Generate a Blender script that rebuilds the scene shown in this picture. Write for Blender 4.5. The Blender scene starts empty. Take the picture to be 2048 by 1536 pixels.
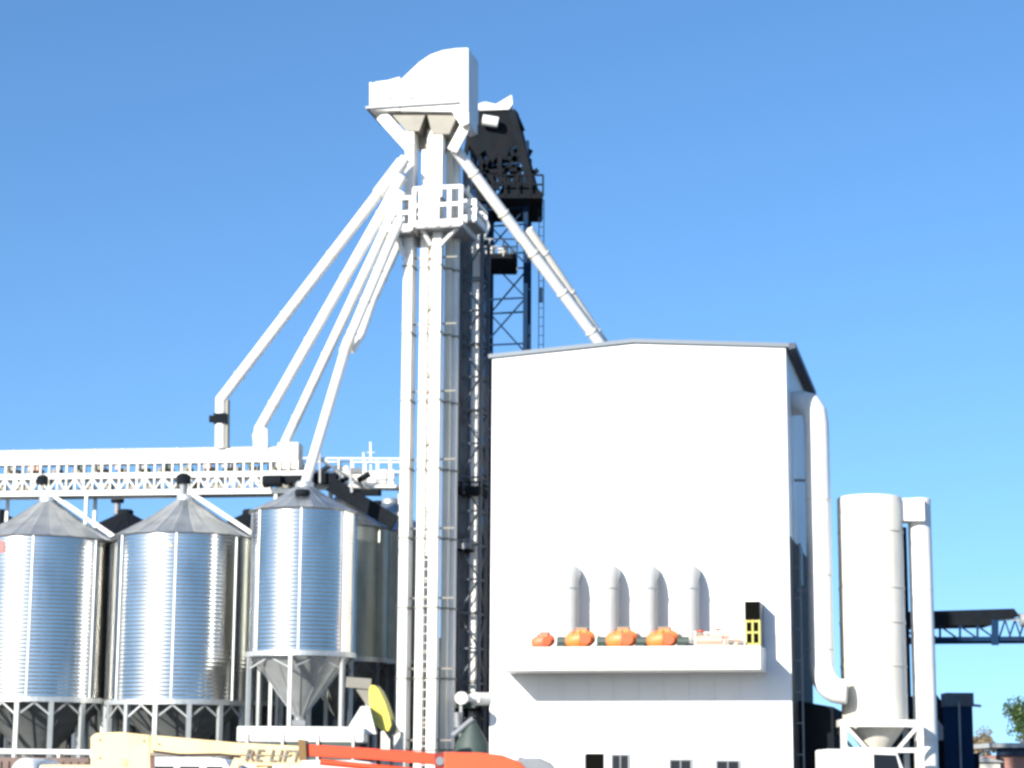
import bpy, math, random
from mathutils import Vector, Matrix
random.seed(7)
R = math.radians
C = bpy.context.scene.collection
SC = bpy.context.scene

# ------------------------------------------------------------------ camera
F = 4250.0                       # focal length in pixels of the 2048-wide photograph
PITCH = math.atan((1563 - 768) / F)
ROLL = 0.006
CAM = Vector((0, 0, 1.7))
cam_d = bpy.data.cameras.new('camera')
cam_d.sensor_width = 36; cam_d.lens = 36 * F / 2048
cam_d.clip_start = 0.5; cam_d.clip_end = 6000
cam = bpy.data.objects.new('camera', cam_d); C.objects.link(cam)
CR = Matrix.Rotation(math.pi/2 + PITCH, 3, 'X') @ Matrix.Rotation(ROLL, 3, 'Z')
cam.matrix_world = Matrix.Translation(CAM) @ CR.to_4x4()
SC.camera = cam

# ------------------------------------------------------------------ sky, sun, exposure
SUN_AZ, SUN_EL = 35.5, 21.5          # degrees left of "behind the camera", elevation
sdir = Vector((-math.sin(R(SUN_AZ))*math.cos(R(SUN_EL)), -math.cos(R(SUN_AZ))*math.cos(R(SUN_EL)), math.sin(R(SUN_EL))))
w = bpy.data.worlds.new('World'); SC.world = w; w.use_nodes = True
nt = w.node_tree; nt.nodes.clear()
sky = nt.nodes.new('ShaderNodeTexSky'); sky.sky_type = 'NISHITA'; sky.sun_disc = False
sky.sun_elevation = R(SUN_EL); sky.sun_rotation = R(180 + SUN_AZ)
sky.air_density = 1.0; sky.dust_density = 0.7; sky.ozone_density = 4.0
bg = nt.nodes.new('ShaderNodeBackground'); bg.inputs[1].default_value = 0.104
wo = nt.nodes.new('ShaderNodeOutputWorld')
tcw = nt.nodes.new('ShaderNodeTexCoord'); lift = nt.nodes.new('ShaderNodeVectorMath'); lift.operation = 'ADD'; lift.inputs[1].default_value = (0, 0, .112)
nt.links.new(tcw.outputs['Generated'], lift.inputs[0]); nt.links.new(lift.outputs[0], sky.inputs['Vector'])   # clear dry air: less horizon glow
hs = nt.nodes.new('ShaderNodeHueSaturation'); hs.inputs['Saturation'].default_value = 1.12
nt.links.new(sky.outputs[0], hs.inputs['Color']); nt.links.new(hs.outputs[0], bg.inputs[0]); nt.links.new(bg.outputs[0], wo.inputs[0])
sl = bpy.data.lights.new('sun', 'SUN'); sl.energy = 4.0; sl.angle = R(0.5); sl.color = (1, .95, .87)
so = bpy.data.objects.new('sun', sl); C.objects.link(so)
so.rotation_euler = sdir.to_track_quat('Z', 'Y').to_euler(); so.location = (-40, -40, 60)
SC.view_settings.view_transform = 'Standard'; SC.view_settings.look = 'None'
SC.view_settings.exposure = 1.12; SC.view_settings.gamma = 1; SC.view_settings.use_curve_mapping = False
SC.cycles.filter_width = 3.0
SC.cycles.max_bounces = 6

# ------------------------------------------------------------------ placing helpers
def ray(px, py):
    return CR @ Vector(((px-1024)/F, (768-py)/F, -1))
def P(px, py, Y):                # world point seen at a pixel, on the plane y = Y
    d = ray(px, py); return CAM + d * (Y / d.y)
FL = P(981, 1200, 70.1); FR = P(1580, 1200, 68.0)
FL.z = 0; FR.z = 0
UA = (FR - FL).normalized(); UN = Vector((-UA.y, UA.x, 0)).normalized()   # along the front, into the building
def PW(px, py, t=0.0):           # point on the plane t metres in front of the front wall
    d = ray(px, py); o = FL - UN*t
    return CAM + d * ((o - CAM).dot(UN) / d.dot(UN))
def V(*a): return Vector(a)
def yaw(deg): return Matrix.Rotation(R(deg), 3, 'Z')
WYAW = math.degrees(math.atan2(UA.y, UA.x))

# ------------------------------------------------------------------ materials
def mat(name, col, rough=.5, metal=0.0, var=.08, vscale=2.0, bump=0.0, bscale=20.0, dirt=None, dirt_amt=.3, dscale=(1,1,1), spec=.5, brick=None):
    m = bpy.data.materials.new(name); m.use_nodes = True
    n = m.node_tree.nodes; l = m.node_tree.links; b = n['Principled BSDF']
    b.inputs['Roughness'].default_value = rough; b.inputs['Metallic'].default_value = metal
    b.inputs['Specular IOR Level'].default_value = spec
    tc = n.new('ShaderNodeTexCoord')
    nz = n.new('ShaderNodeTexNoise'); nz.inputs['Scale'].default_value = vscale; nz.inputs['Detail'].default_value = 5
    l.new(tc.outputs['Object'], nz.inputs['Vector'])
    mix = n.new('ShaderNodeMix'); mix.data_type = 'RGBA'
    mix.inputs['A'].default_value = (*[c*(1-var) for c in col], 1)
    mix.inputs['B'].default_value = (*[min(1, c*(1+var)) for c in col], 1)
    l.new(nz.outputs['Fac'], mix.inputs['Factor'])
    out = mix.outputs['Result']
    if brick:
        bk = n.new('ShaderNodeTexBrick'); bk.inputs['Scale'].default_value = brick
        bm_ = n.new('ShaderNodeMapping'); bm_.inputs['Rotation'].default_value = (math.pi/2, 0, 0)
        l.new(tc.outputs['Object'], bm_.inputs['Vector']); l.new(bm_.outputs[0], bk.inputs['Vector'])
        bk.inputs['Color1'].default_value = (*col, 1); bk.inputs['Color2'].default_value = (*[c*.75 for c in col], 1)
        bk.inputs['Mortar'].default_value = (.45, .42, .38, 1); out = bk.outputs['Color']
    if dirt:
        mp = n.new('ShaderNodeMapping'); mp.inputs['Scale'].default_value = dscale
        l.new(tc.outputs['Object'], mp.inputs['Vector'])
        n2 = n.new('ShaderNodeTexNoise'); n2.inputs['Scale'].default_value = 1.6; n2.inputs['Detail'].default_value = 6
        l.new(mp.outputs[0], n2.inputs['Vector'])
        rp = n.new('ShaderNodeValToRGB'); rp.color_ramp.elements[0].position = .5; rp.color_ramp.elements[1].position = .72
        rp.color_ramp.elements[1].color = (dirt_amt,)*3 + (1,)
        l.new(n2.outputs['Fac'], rp.inputs[0])
        m2 = n.new('ShaderNodeMix'); m2.data_type = 'RGBA'; m2.inputs['B'].default_value = (*dirt, 1)
        l.new(rp.outputs[0], m2.inputs['Factor']); l.new(out, m2.inputs['A']); out = m2.outputs['Result']
    l.new(out, b.inputs['Base Color'])
    if bump:
        nb = n.new('ShaderNodeTexNoise'); nb.inputs['Scale'].default_value = bscale
        l.new(tc.outputs['Object'], nb.inputs['Vector'])
        bp = n.new('ShaderNodeBump'); bp.inputs['Strength'].default_value = bump; bp.inputs['Distance'].default_value = .02
        l.new(nb.outputs['Fac'], bp.inputs['Height']); l.new(bp.outputs[0], b.inputs['Normal'])
    return m
M = {}
M['white'] = mat('white_paint', (.78, .77, .73), .45, dirt=(.35, .32, .27), dirt_amt=.25, dscale=(2, 2, .35))
M['cladding'] = mat('white_cladding', (.74, .74, .73), .5, var=.02, dirt=(.5, .48, .45), dirt_amt=.08, dscale=(1.5, 1.5, .2))
M['cream'] = mat('cream_paint', (.74, .70, .60), .5, dirt=(.4, .33, .25), dirt_amt=.25, dscale=(2, 2, .3))
M['galv'] = mat('galvanised_sheet', (.66, .65, .62), .17, 1.0, var=.10, vscale=1.3, dirt=(.42, .43, .44), dirt_amt=.5, dscale=(1, 1, .25))
M['roofgalv'] = mat('galvanised_roof', (.60, .62, .62), .42, 1.0, var=.12, vscale=1.5, dirt=(.3, .3, .29), dirt_amt=.5)
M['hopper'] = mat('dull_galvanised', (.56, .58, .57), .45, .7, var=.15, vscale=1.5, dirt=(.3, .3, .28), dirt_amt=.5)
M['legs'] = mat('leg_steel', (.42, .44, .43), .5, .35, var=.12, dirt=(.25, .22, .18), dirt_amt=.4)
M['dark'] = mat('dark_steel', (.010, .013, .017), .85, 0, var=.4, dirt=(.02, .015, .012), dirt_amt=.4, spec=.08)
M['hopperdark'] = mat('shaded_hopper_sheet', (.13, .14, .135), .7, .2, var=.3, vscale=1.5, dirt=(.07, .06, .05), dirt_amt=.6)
M['bluesteel'] = mat('blue_steel', (.010, .030, .07), .9, 0, spec=.05, var=.2, dirt=(.03, .03, .03), dirt_amt=.4)
M['grey'] = mat('grey_steel', (.22, .235, .25), .55, .3, var=.2, dirt=(.16, .12, .09), dirt_amt=.4)
M['flange'] = mat('flange_steel', (.20, .19, .16), .6, .2, var=.2)
M['trim'] = mat('roof_trim', (.10, .125, .15), .5, .2)
M['navy'] = mat('navy_gutter', (.015, .03, .06), .5, .1)
M['orange'] = mat('orange_paint', (.80, .095, .03), .4, var=.1, dirt=(.35, .1, .03), dirt_amt=.4)
M['redorange'] = mat('red_orange_paint', (.72, .07, .02), .4, var=.1, dirt=(.3, .07, .03), dirt_amt=.4)
M['yellow'] = mat('cream_yellow_paint', (.82, .62, .32), .45, var=.06, dirt=(.45, .27, .1), dirt_amt=.35)
M['chute'] = mat('bright_yellow_paint', (.70, .58, .08), .5, var=.15, dirt=(.25, .2, .08), dirt_amt=.8)
M['frameyellow'] = mat('window_frame_yellow', (.50, .46, .10), .5)
M['ductgrey'] = mat('pale_grey_paint', (.46, .46, .44), .4, var=.1, dirt=(.3, .3, .28), dirt_amt=.4, dscale=(2, 2, .4))
M['darksheet'] = mat('dark_grey_sheet', (.05, .055, .06), .7, var=.3, dirt=(.1, .09, .08), dirt_amt=.4, dscale=(1, 1, .3), spec=.2)
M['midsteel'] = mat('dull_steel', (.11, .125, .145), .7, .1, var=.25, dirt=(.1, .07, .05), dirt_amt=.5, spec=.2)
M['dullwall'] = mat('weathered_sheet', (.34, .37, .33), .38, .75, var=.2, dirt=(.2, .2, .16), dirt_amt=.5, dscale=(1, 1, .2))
M['emblem'] = mat('faded_red_emblem', (.70, .16, .14), .5, var=.15)
M['emblemtan'] = mat('faded_tan_emblem', (.45, .42, .30), .5, var=.15)
M['oldleg'] = mat('stained_grey_steel', (.17, .18, .19), .6, .1, var=.3, dirt=(.06, .05, .04), dirt_amt=.8, dscale=(1, 1, .3), spec=.2)
M['black'] = mat('black_paint', (.004, .004, .003), .9, spec=.05)
M['blower'] = mat('blower_orange', (.80, .21, .045), .5, var=.12, dirt=(.5, .2, .1), dirt_amt=.5)
M['blowerred'] = mat('blower_red', (.78, .15, .06), .5, var=.12, dirt=(.5, .2, .1), dirt_amt=.5)
M['glass'] = mat('dark_glass', (.008, .010, .014), .15, spec=.35, var=.02)
M['rubber'] = mat('rubber', (.02, .02, .02), .85)
M['pink'] = mat('faded_red_paint', (.62, .34, .26), .5, var=.15)
M['teal'] = mat('faded_green_paint', (.045, .07, .06), .6, var=.2, dirt=(.05, .06, .05), dirt_amt=.5)
M['door'] = mat('grey_door', (.45, .45, .50), .5)
M['shed'] = mat('dark_backdrop_sheet', (.035, .045, .035), .7, var=.4, vscale=.6, dirt=(.07, .04, .03), dirt_amt=.6, dscale=(.4, .4, .1))
M['brickwall'] = mat('red_brick', (.50, .20, .13), .85, brick=4)
M['slate'] = mat('pale_roof', (.45, .46, .44), .7, var=.15)
M['ground'] = mat('gravel_yard', (.11, .10, .085), .95, var=.25, vscale=.5, bump=.6, bscale=9)
M['concrete'] = mat('concrete', (.09, .088, .085), .9, var=.15, bump=.3)
M['bark'] = mat('bark', (.09, .06, .04), .9, bump=.5, var=.3)
M['leaf'] = mat('leaf_green', (.045, .085, .022), .6, var=.5, vscale=1.2)
M['drybush'] = mat('dry_leaf', (.20, .15, .08), .7, var=.4, vscale=1.2)
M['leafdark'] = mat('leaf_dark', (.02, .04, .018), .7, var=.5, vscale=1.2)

# ------------------------------------------------------------------ mesh builder
class MB:
    def __init__(s): s.v = []; s.f = []; s.sm = []
    def face(s, idx, sm=False): s.f.append(idx); s.sm.append(sm)
    def box(s, c, size, rot=None):
        c = Vector(c); n = len(s.v); hx, hy, hz = [q/2 for q in size]
        for z in (-hz, hz):
            for x, y in ((-hx, -hy), (hx, -hy), (hx, hy), (-hx, hy)):
                p = Vector((x, y, z)); p = rot @ p if rot else p
                s.v.append(c + p)
        for q in ((3, 2, 1, 0), (4, 5, 6, 7), (0, 1, 5, 4), (1, 2, 6, 5), (2, 3, 7, 6), (3, 0, 4, 7)):
            s.face([n+i for i in q])
        return s
    def beam(s, a, b, w, h=None, up=None):
        h = h or w; a = Vector(a); b = Vector(b); d = (b-a)
        L = d.length; d = d.normalized()
        up = Vector(up) if up else (Vector((0, 0, 1)) if abs(d.z) < .95 else UN.copy())
        x = d.cross(up).normalized(); z = x.cross(d).normalized()
        rot = Matrix((x, d, z)).transposed()
        return s.box((a+b)/2, (w, L, h), rot)
    def tube(s, pts, r, n=16, caps=True):
        pts = [Vector(p) for p in pts]; rs = r if isinstance(r, (list, tuple)) else [r]*len(pts)
        t0 = (pts[1]-pts[0]).normalized()
        x = t0.orthogonal().normalized(); rings = []
        prev = t0
        for i, p in enumerate(pts):
            if i == 0: t = t0
            elif i == len(pts)-1: t = (pts[i]-pts[i-1]).normalized()
            else: t = ((pts[i]-pts[i-1]).normalized() + (pts[i+1]-pts[i]).normalized()).normalized()
            q = prev.rotation_difference(t); x = q @ x; prev = t
            y = t.cross(x).normalized(); base = len(s.v)
            sc = 1.0
            if 0 < i < len(pts)-1:
                c = (pts[i]-pts[i-1]).normalized().dot(t); sc = 1/max(c, .7)
            for k in range(n):
                a = 2*math.pi*k/n
                s.v.append(p + (x*math.cos(a) + y*math.sin(a))*rs[i]*(1 if sc < 1.02 else (1+(sc-1)*.5)))
            rings.append(base)
        for a, b in zip(rings, rings[1:]):
            for k in range(n):
                k2 = (k+1) % n; s.face([a+k, a+k2, b+k2, b+k], True)
        if caps:
            for ri, (base, rev) in enumerate(((rings[0], True), (rings[-1], False))):
                nb = len(s.v)
                for k in range(n): s.v.append(s.v[base+k].copy())
                idx = [nb+k for k in range(n)]
                s.face(idx[::-1] if rev else idx)
        return s
    def lathe(s, c, prof, n=48, smooth=True, cap=True):
        c = Vector(c); rings = []
        for r, z in prof:
            base = len(s.v); rings.append(base)
            for k in range(n):
                a = 2*math.pi*k/n
                s.v.append(c + Vector((r*math.cos(a), r*math.sin(a), z)))
        for a, b in zip(rings, rings[1:]):
            for k in range(n):
                k2 = (k+1) % n; s.face([a+k, a+k2, b+k2, b+k], smooth)
        if cap:
            for base, rev, pr in ((rings[0], True, prof[0]), (rings[-1], False, prof[-1])):
                if pr[0] < 1e-3: continue
                nb = len(s.v)
                for k in range(n): s.v.append(s.v[base+k].copy())
                idx = [nb+k for k in range(n)]
                s.face(idx[::-1] if rev else idx)
        return s
    def prism(s, poly, ext):
        ext = Vector(ext); poly = [Vector(p) for p in poly]; n = len(poly); b = len(s.v)
        nrm = Vector((0, 0, 0))
        for i in range(n): nrm += poly[i].cross(poly[(i+1) % n])
        if nrm.dot(ext) > 0: poly = poly[::-1]
        s.v += poly; s.v += [p+ext for p in poly]
        s.face([b+i for i in range(n)]); s.face([b+n+i for i in range(n)][::-1])
        for i in range(n):
            j = (i+1) % n; s.face([b+i, b+n+i, b+n+j, b+j])
        return s
    def build(s, name, m, parent=None, bevel=0):
        org = Vector((0, 0, 0)); q = parent
        while q is not None: org += q.location; q = q.parent
        me = bpy.data.meshes.new(name)
        me.from_pydata([tuple(v-org) for v in s.v], [], s.f); me.validate()
        if len(me.polygons) == len(s.sm): me.polygons.foreach_set('use_smooth', s.sm)
        me.materials.append(M[m] if isinstance(m, str) else m)
        o = bpy.data.objects.new(name, me); C.objects.link(o); o.parent = parent
        if bevel:
            bv = o.modifiers.new('bevel', 'BEVEL'); bv.width = bevel; bv.segments = 2; bv.limit_method = 'ANGLE'
        return o
def tag(o, label, cat, group=None):
    o['label'] = label; o['category'] = cat
    if group: o['group'] = group
    return o
def thing(name, label, cat, loc, group=None):
    o = bpy.data.objects.new(name, None); C.objects.link(o); o.location = loc; o.empty_display_size = .3
    return tag(o, label, cat, group)
def arc(c, u, v, r, a0, a1, n=8):
    return [Vector(c) + (Vector(u)*math.cos(R(a0+(a1-a0)*i/n)) + Vector(v)*math.sin(R(a0+(a1-a0)*i/n)))*r for i in range(n+1)]

# ------------------------------------------------------------------ ground
g = MB(); N = 40
for i in range(N+1):
    for j in range(N+1):
        x = (i/N-.5)*2; y = (j/N-.5)*2
        g.v.append(V(math.copysign(abs(x)**2, x)*3000, math.copysign(abs(y)**2, y)*3000 + 60, 0))
for i in range(N):
    for j in range(N):
        a = i*(N+1)+j; g.face([a, a+N+1, a+N+2, a+1])
o = g.build('ground', 'ground'); o['kind'] = 'structure'
g = MB(); g.box((-2, 62, .004), (60, 46, .008)); o = g.build('concrete_yard', 'concrete'); o['kind'] = 'structure'

# ------------------------------------------------------------------ main white building
WD = (FR-FL).length; DP = 8.7
def Z(px, py, t=0): return PW(px, py, t).z
zL = Z(983, 716); zR = Z(1574, 695); ZE = (zL+zR)/2; ZP = Z(1270, 686)
def W(s, t, z): return FL + UA*s + UN*t + V(0, 0, z)
bld = thing('processing_building', 'tall white clad processing building with a shallow gable and a balcony', 'building', W(WD/2, DP/2, 0))
b = MB()
b.prism([W(0, 0, 0), W(WD, 0, 0), W(WD, 0, ZE), W(WD*.49, 0, ZP-.03), W(0, 0, ZE)], UN*DP)
b.build('wall', 'cladding', bld)
r = MB(); th = .13
for (s0, z0, s1, z1) in ((-.12, ZE-.01, WD*.49, ZP), (WD*.49, ZP, WD+.12, ZE-.01)):
    p = [W(s0, -.10, z0), W(s1, -.10, z1), W(s1, -.10, z1+th), W(s0, -.10, z0+th)]
    r.prism(p, UN*(DP+.2))
roof = r.build('roof', 'trim', bld)
gt = MB(); gt.prism([W(WD+.123, -.12, ZE-.10), W(WD+.34, -.12, ZE-.05), W(WD+.34, -.12, ZE+.12), W(WD+.123, -.12, ZE+.12)], UN*(DP+.25))
gt.build('gutter', 'navy', roof)
cr = MB()
for i in range(1, 12): cr.beam(W(WD*i/12, -.012, 2.9), W(WD*i/12, -.012, ZE-.3), .02, .02)
cr.build('panel_joint', 'cladding', bld)
# corner annexe, dark, at the right foot of the building
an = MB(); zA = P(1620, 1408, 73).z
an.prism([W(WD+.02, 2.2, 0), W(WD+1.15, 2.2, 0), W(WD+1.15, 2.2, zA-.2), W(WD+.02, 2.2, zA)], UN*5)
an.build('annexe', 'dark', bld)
# louvres / door in shade on the side wall
sv = MB(); sv.prism([W(WD+.01, 3.2, 8.3), W(WD+.01, 4.6, 8.3), W(WD+.01, 4.6, 9.6), W(WD+.01, 3.2, 9.6)], UA*.06)
sv.build('side_vent', 'grey', bld)
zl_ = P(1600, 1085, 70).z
lc = MB(); lc.prism([W(WD+.004, .25, 0), W(WD+.03, .25, 0), W(WD+.03, .25, zl_), W(WD+.004, .25, zl_)], UN*(DP-.4)); lc.build('lower_dark_sheet', 'darksheet', bld)  # darker sheet over the lower part of the side wall
cb = MB(); cb.beam(W(WD+.25, 1.2, .0), W(WD+.25, 1.2, 9.4), .06); 
for k in range(9): cb.box(W(WD+.13, 1.2, .6+k), (.26, .05, .05), yaw(WYAW))
cb.build('conduit', 'grey', bld)

def rect_on_wall(name, x0, x1, y0, m, frame=True, z0=None, dep=.05, parent=bld, inner='glass'):
    a = PW(x0, y0, dep); c = PW(x1, y0, dep); top = (a.z+c.z)/2
    lo = top-1.25 if z0 is None else z0
    s0 = (a-FL).dot(UA); s1 = (c-FL).dot(UA); fw = .06
    f = MB()
    for (u0, u1, v0, v1) in ((s0-fw, s0, lo-fw, top+fw), (s1, s1+fw, lo-fw, top+fw), (s0, s1, top, top+fw), (s0, s1, lo-fw, lo)):
        f.box(W((u0+u1)/2, -dep/2, (v0+v1)/2), (u1-u0, dep, v1-v0), yaw(WYAW))
    fo = f.build(name, m, parent)
    p = MB(); p.box(W((s0+s1)/2, -.01, (lo+top)/2), (s1-s0, .02, top-lo), yaw(WYAW)); p.build('pane', inner, fo)
    bar = MB(); bar.box(W((s0+s1)/2, -.03, (lo+top)/2), (.03, .03, top-lo), yaw(WYAW)); bar.build('glazing_bar', m, fo)
    return fo
rect_on_wall('window', 1225, 1256, 1511, 'grey')
rect_on_wall('window', 1341, 1381, 1521, 'grey')
rect_on_wall('window', 1434, 1477, 1523, 'grey')
dr = MB(); a = PW(1172, 1507, .03); c = PW(1207, 1507, .03)
s0 = (a-FL).dot(UA); s1 = (c-FL).dot(UA)
dr.box(W((s0+s1)/2, -.02, a.z/2+.01), (s1-s0, .04, a.z-.02), yaw(WYAW)); dw = dr.build('doorway', 'black', bld)
a = PW(1136, 1508, .05); s2 = (a-FL).dot(UA)
dr = MB(); dr.box(W((s2+s0)/2-.02, -.06, a.z/2+.01), (s0-s2, .05, a.z-.02), yaw(WYAW)); dd = dr.build('sliding_door', 'door', bld)
hd = MB(); hd.box(W(s0-.15, -.11, 1.05), (.03, .05, .2), yaw(WYAW)); hd.build('handle', 'black', dd)

# balcony
LD = 2.1
a = PW(990, 1293, LD); c = PW(1520, 1293, LD); zt = (a.z+c.z)/2; zb = (PW(1007, 1340, LD).z + PW(1520, 1339, LD).z)/2
s0 = (a-FL).dot(UA); s1 = (c-FL).dot(UA); BS0, BS1, BZT, BZB = s0, s1, zt, zb
bal = MB(); bal.box(W((s0+s1)/2, -LD/2, zb+.06), (s1-s0, LD, .12), yaw(WYAW)); bo = bal.build('balcony_floor', 'white', bld)
pp = MB()
pp.box(W((s0+s1)/2, -LD+.05, (zb+zt)/2+.061), (s1-s0, .10, zt-zb-.122), yaw(WYAW))
pp.box(W(s0+.05, -LD/2+.049, (zb+zt)/2+.061), (.10, LD-.102, zt-zb-.122), yaw(WYAW))
pp.box(W(s1-.05, -LD/2+.049, (zb+zt)/2+.061), (.10, LD-.102, zt-zb-.122), yaw(WYAW))
pp.build('parapet', 'white', bo)

# control booth on the balcony's right end
BD = .92
a = PW(1489, 1203, BD); c = PW(1520, 1203, BD); u0 = (a-FL).dot(UA); u1 = (c-FL).dot(UA); bt = a.z; blo = zb+.125
bx = MB(); bx.box(W((u0+u1)/2, -BD/2-.004, (bt+blo)/2), (u1-u0, BD, bt-blo), yaw(WYAW)); booth = bx.build('control_booth', 'grey', bld)
fz0 = PW(1500, 1290, BD).z; fz1 = PW(1500, 1240, BD).z
fp = MB(); fp.box(W((u0+u1)/2, -BD-.015, (bt+fz1)/2), (u1-u0-.02, .025, bt-fz1), yaw(WYAW)); fp.build('front_panel', 'black', booth)
fr = MB(); um = (u0+u1)/2
for uu in (u0+.03, um, u1-.03): fr.box(W(uu, -BD-.02, (fz0+fz1)/2), (.055, .03, fz1-fz0), yaw(WYAW))
for zz in (fz0+.03, (fz0+fz1)/2, fz1-.04):
    for q in (-1, 1): fr.box(W(um+q*(u1-u0)/4, -BD-.018, zz), ((u1-u0)/2-.085, .028, .055), yaw(WYAW))
fr.build('window_frame', 'frameyellow', booth)
gl = MB(); gl.box(W(um, -BD-.008, (fz0+fz1)/2), (u1-u0-.06, .012, fz1-fz0-.02), yaw(WYAW)); gl.build('window_pane', 'black', booth)

# blowers on the balcony, each with its gooseneck duct into the wall
fz = zb+.12
names = ['red-orange blower at the left end of the balcony, dullest of the four',
         'orange blower, second from the left end of the balcony',
         'orange and red blower, third from the left end of the balcony',
         'orange blower closest to the black window booth on the balcony']
TB, TG = 1.35, .60
for i, (bxp, gx) in enumerate(((1086, 1136), (1160, 1216), (1243, 1294), (1325, 1377))):
    pb = PW(bxp, 1277, TB); sb = (pb-FL).dot(UA)
    t = thing('blower', names[i], 'blower', W(sb, -TB, fz), 'blowers along the balcony')
    zc = Z(bxp, 1279 if i else 1283, TB); rad = (.33, .42, .44, .44)[i]
    q = MB(); n = 10
    prof = [(max(.001, math.sin(math.pi*k/n)**.75), math.cos(math.pi*k/n)) for k in range(n+1)]
    pts = [W(sb, -TB, zc)+UA*(-rad*1.18*zz) + V(0, 0, -.07*zz) for rr, zz in prof]
    q.tube(pts, [rad*.72*rr for rr, zz in prof], 22, False)
    q.box(W(sb+rad*.2, -TB-.05, zc+rad*.62), (rad*.8, .3, rad*.4), yaw(WYAW))
    q.build('housing', 'blower' if i else 'blowerred', t)
    q = MB(); q.tube([W(sb+rad*.45, -TB-.2, zc+.02), W(sb+rad*.55, -TB-rad*.84, zc+.0)], rad*.42, 20); q.build('inlet', 'blowerred', t)
    for e in (-.45, .1, .6):
        q = MB(); q.tube([W(sb+rad*e-.012, -TB, zc+.03), W(sb+rad*e+.012, -TB, zc+.03)], rad*(.80-.28*abs(e-.05)), 24); q.build('casing_rib', 'blowerred' if i % 2 else 'flange', t)
    q = MB(); q.box(W(sb+rad*.2, -TB-.05, zc+rad*.84), (rad*.95, .36, .04), yaw(WYAW)); q.build('outlet_flange', 'flange', t)
    q = MB(); q.box(W(sb, -TB, (fz+zc-rad*.6)/2), (rad*1.3, .5, max(.1, zc-rad*.6-fz)), yaw(WYAW)); q.build('stand', 'cream', t)
    sg = (PW(gx, 1250, TG)-FL).dot(UA); sm_ = (PW(gx-14, 1280, TB)-FL).dot(UA)
    q = MB(); zmot = Z(gx, 1283, TB)
    q.tube([W(sm_-.12, -TB, zmot), W(sm_+.22, -TB, zmot)], .15, 16); q.box(W(sm_, -TB, (fz+zmot-.1)/2), (.3, .2, max(.05, zmot-.1-fz)), yaw(WYAW))
    q.build('motor', 'teal', t)
    ztop = Z(gx, 1127, TG*.5); r0 = .34; RB = .40; zel = ztop-r0-RB
    q = MB()
    pts = [W(sg, -TG, fz+.25), W(sg, -TG, zel-.25), W(sg, -TG, zel)] + [W(sg, -TG+RB-RB*math.cos(R(a)), zel+RB*math.sin(R(a))) for a in (15, 30, 45, 60, 75, 90)] + [W(sg, .03, zel+RB)]
    q.tube(pts, r0, 24); gd = q.build('gooseneck_duct', 'ductgrey', t)
    for zz in (fz+.85, zel-.1):
        q = MB(); q.tube([W(sg, -TG, zz-.02), W(sg, -TG, zz+.02)], r0+.025, 24); q.build('duct_band', 'legs', gd)
# red and white pump skid at the right part of the balcony
sk = (PW(1430, 1270, 1.35)-FL).dot(UA)
t = thing('pump_skid', 'faded red pump with white pipework between the blowers and the booth', 'pump', W(sk, -1.35, fz))
q = MB(); zc = Z(1430, 1281, 1.35)
q.tube([W(sk-.55, -1.4, zc), W(sk+.25, -1.4, zc)], .17, 16); q.box(W(sk-.1, -1.4, (fz+zc-.12)/2), (.9, .3, zc-.12-fz), yaw(WYAW)); q.build('pump_body', 'pink', t)
q = MB()
for k, (ds, h) in enumerate(((-.62, .40), (-.3, .34), (.1, .45), (.42, .34), (.62, .26))):
    q.tube([W(sk+ds, -1.35, fz), W(sk+ds, -1.35, zc+h-.1)], .035, 8)
q.tube([W(sk-.66, -1.35, zc+.26), W(sk+.66, -1.35, zc+.2)], .03, 8)
q.build('pipework', 'cream', t)
q = MB(); q.tube([W(sk+.1, -1.35, zc+.33), W(sk+.1, -1.35, zc+.37)], .14, 14); q.tube([W(sk-.45, -1.35, zc+.28), W(sk-.45, -1.35, zc+.32)], .12, 14); q.build('valve_wheel', 'redorange', t)
for x, y, m_ in ((1398, 1268, 'flange'), (1408, 1280, 'teal'), (1452, 1272, 'pink'), (1462, 1284, 'flange'), (1474, 1279, 'pink'), (1482, 1286, 'flange')):
    c = PW(x, y, 1.35); q = MB(); q.tube([V(c.x, c.y, fz), c], .05, 8); q.tube([c-UA*.09, c+UA*.09], .085, 12); q.build('valve', m_, t)

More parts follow.
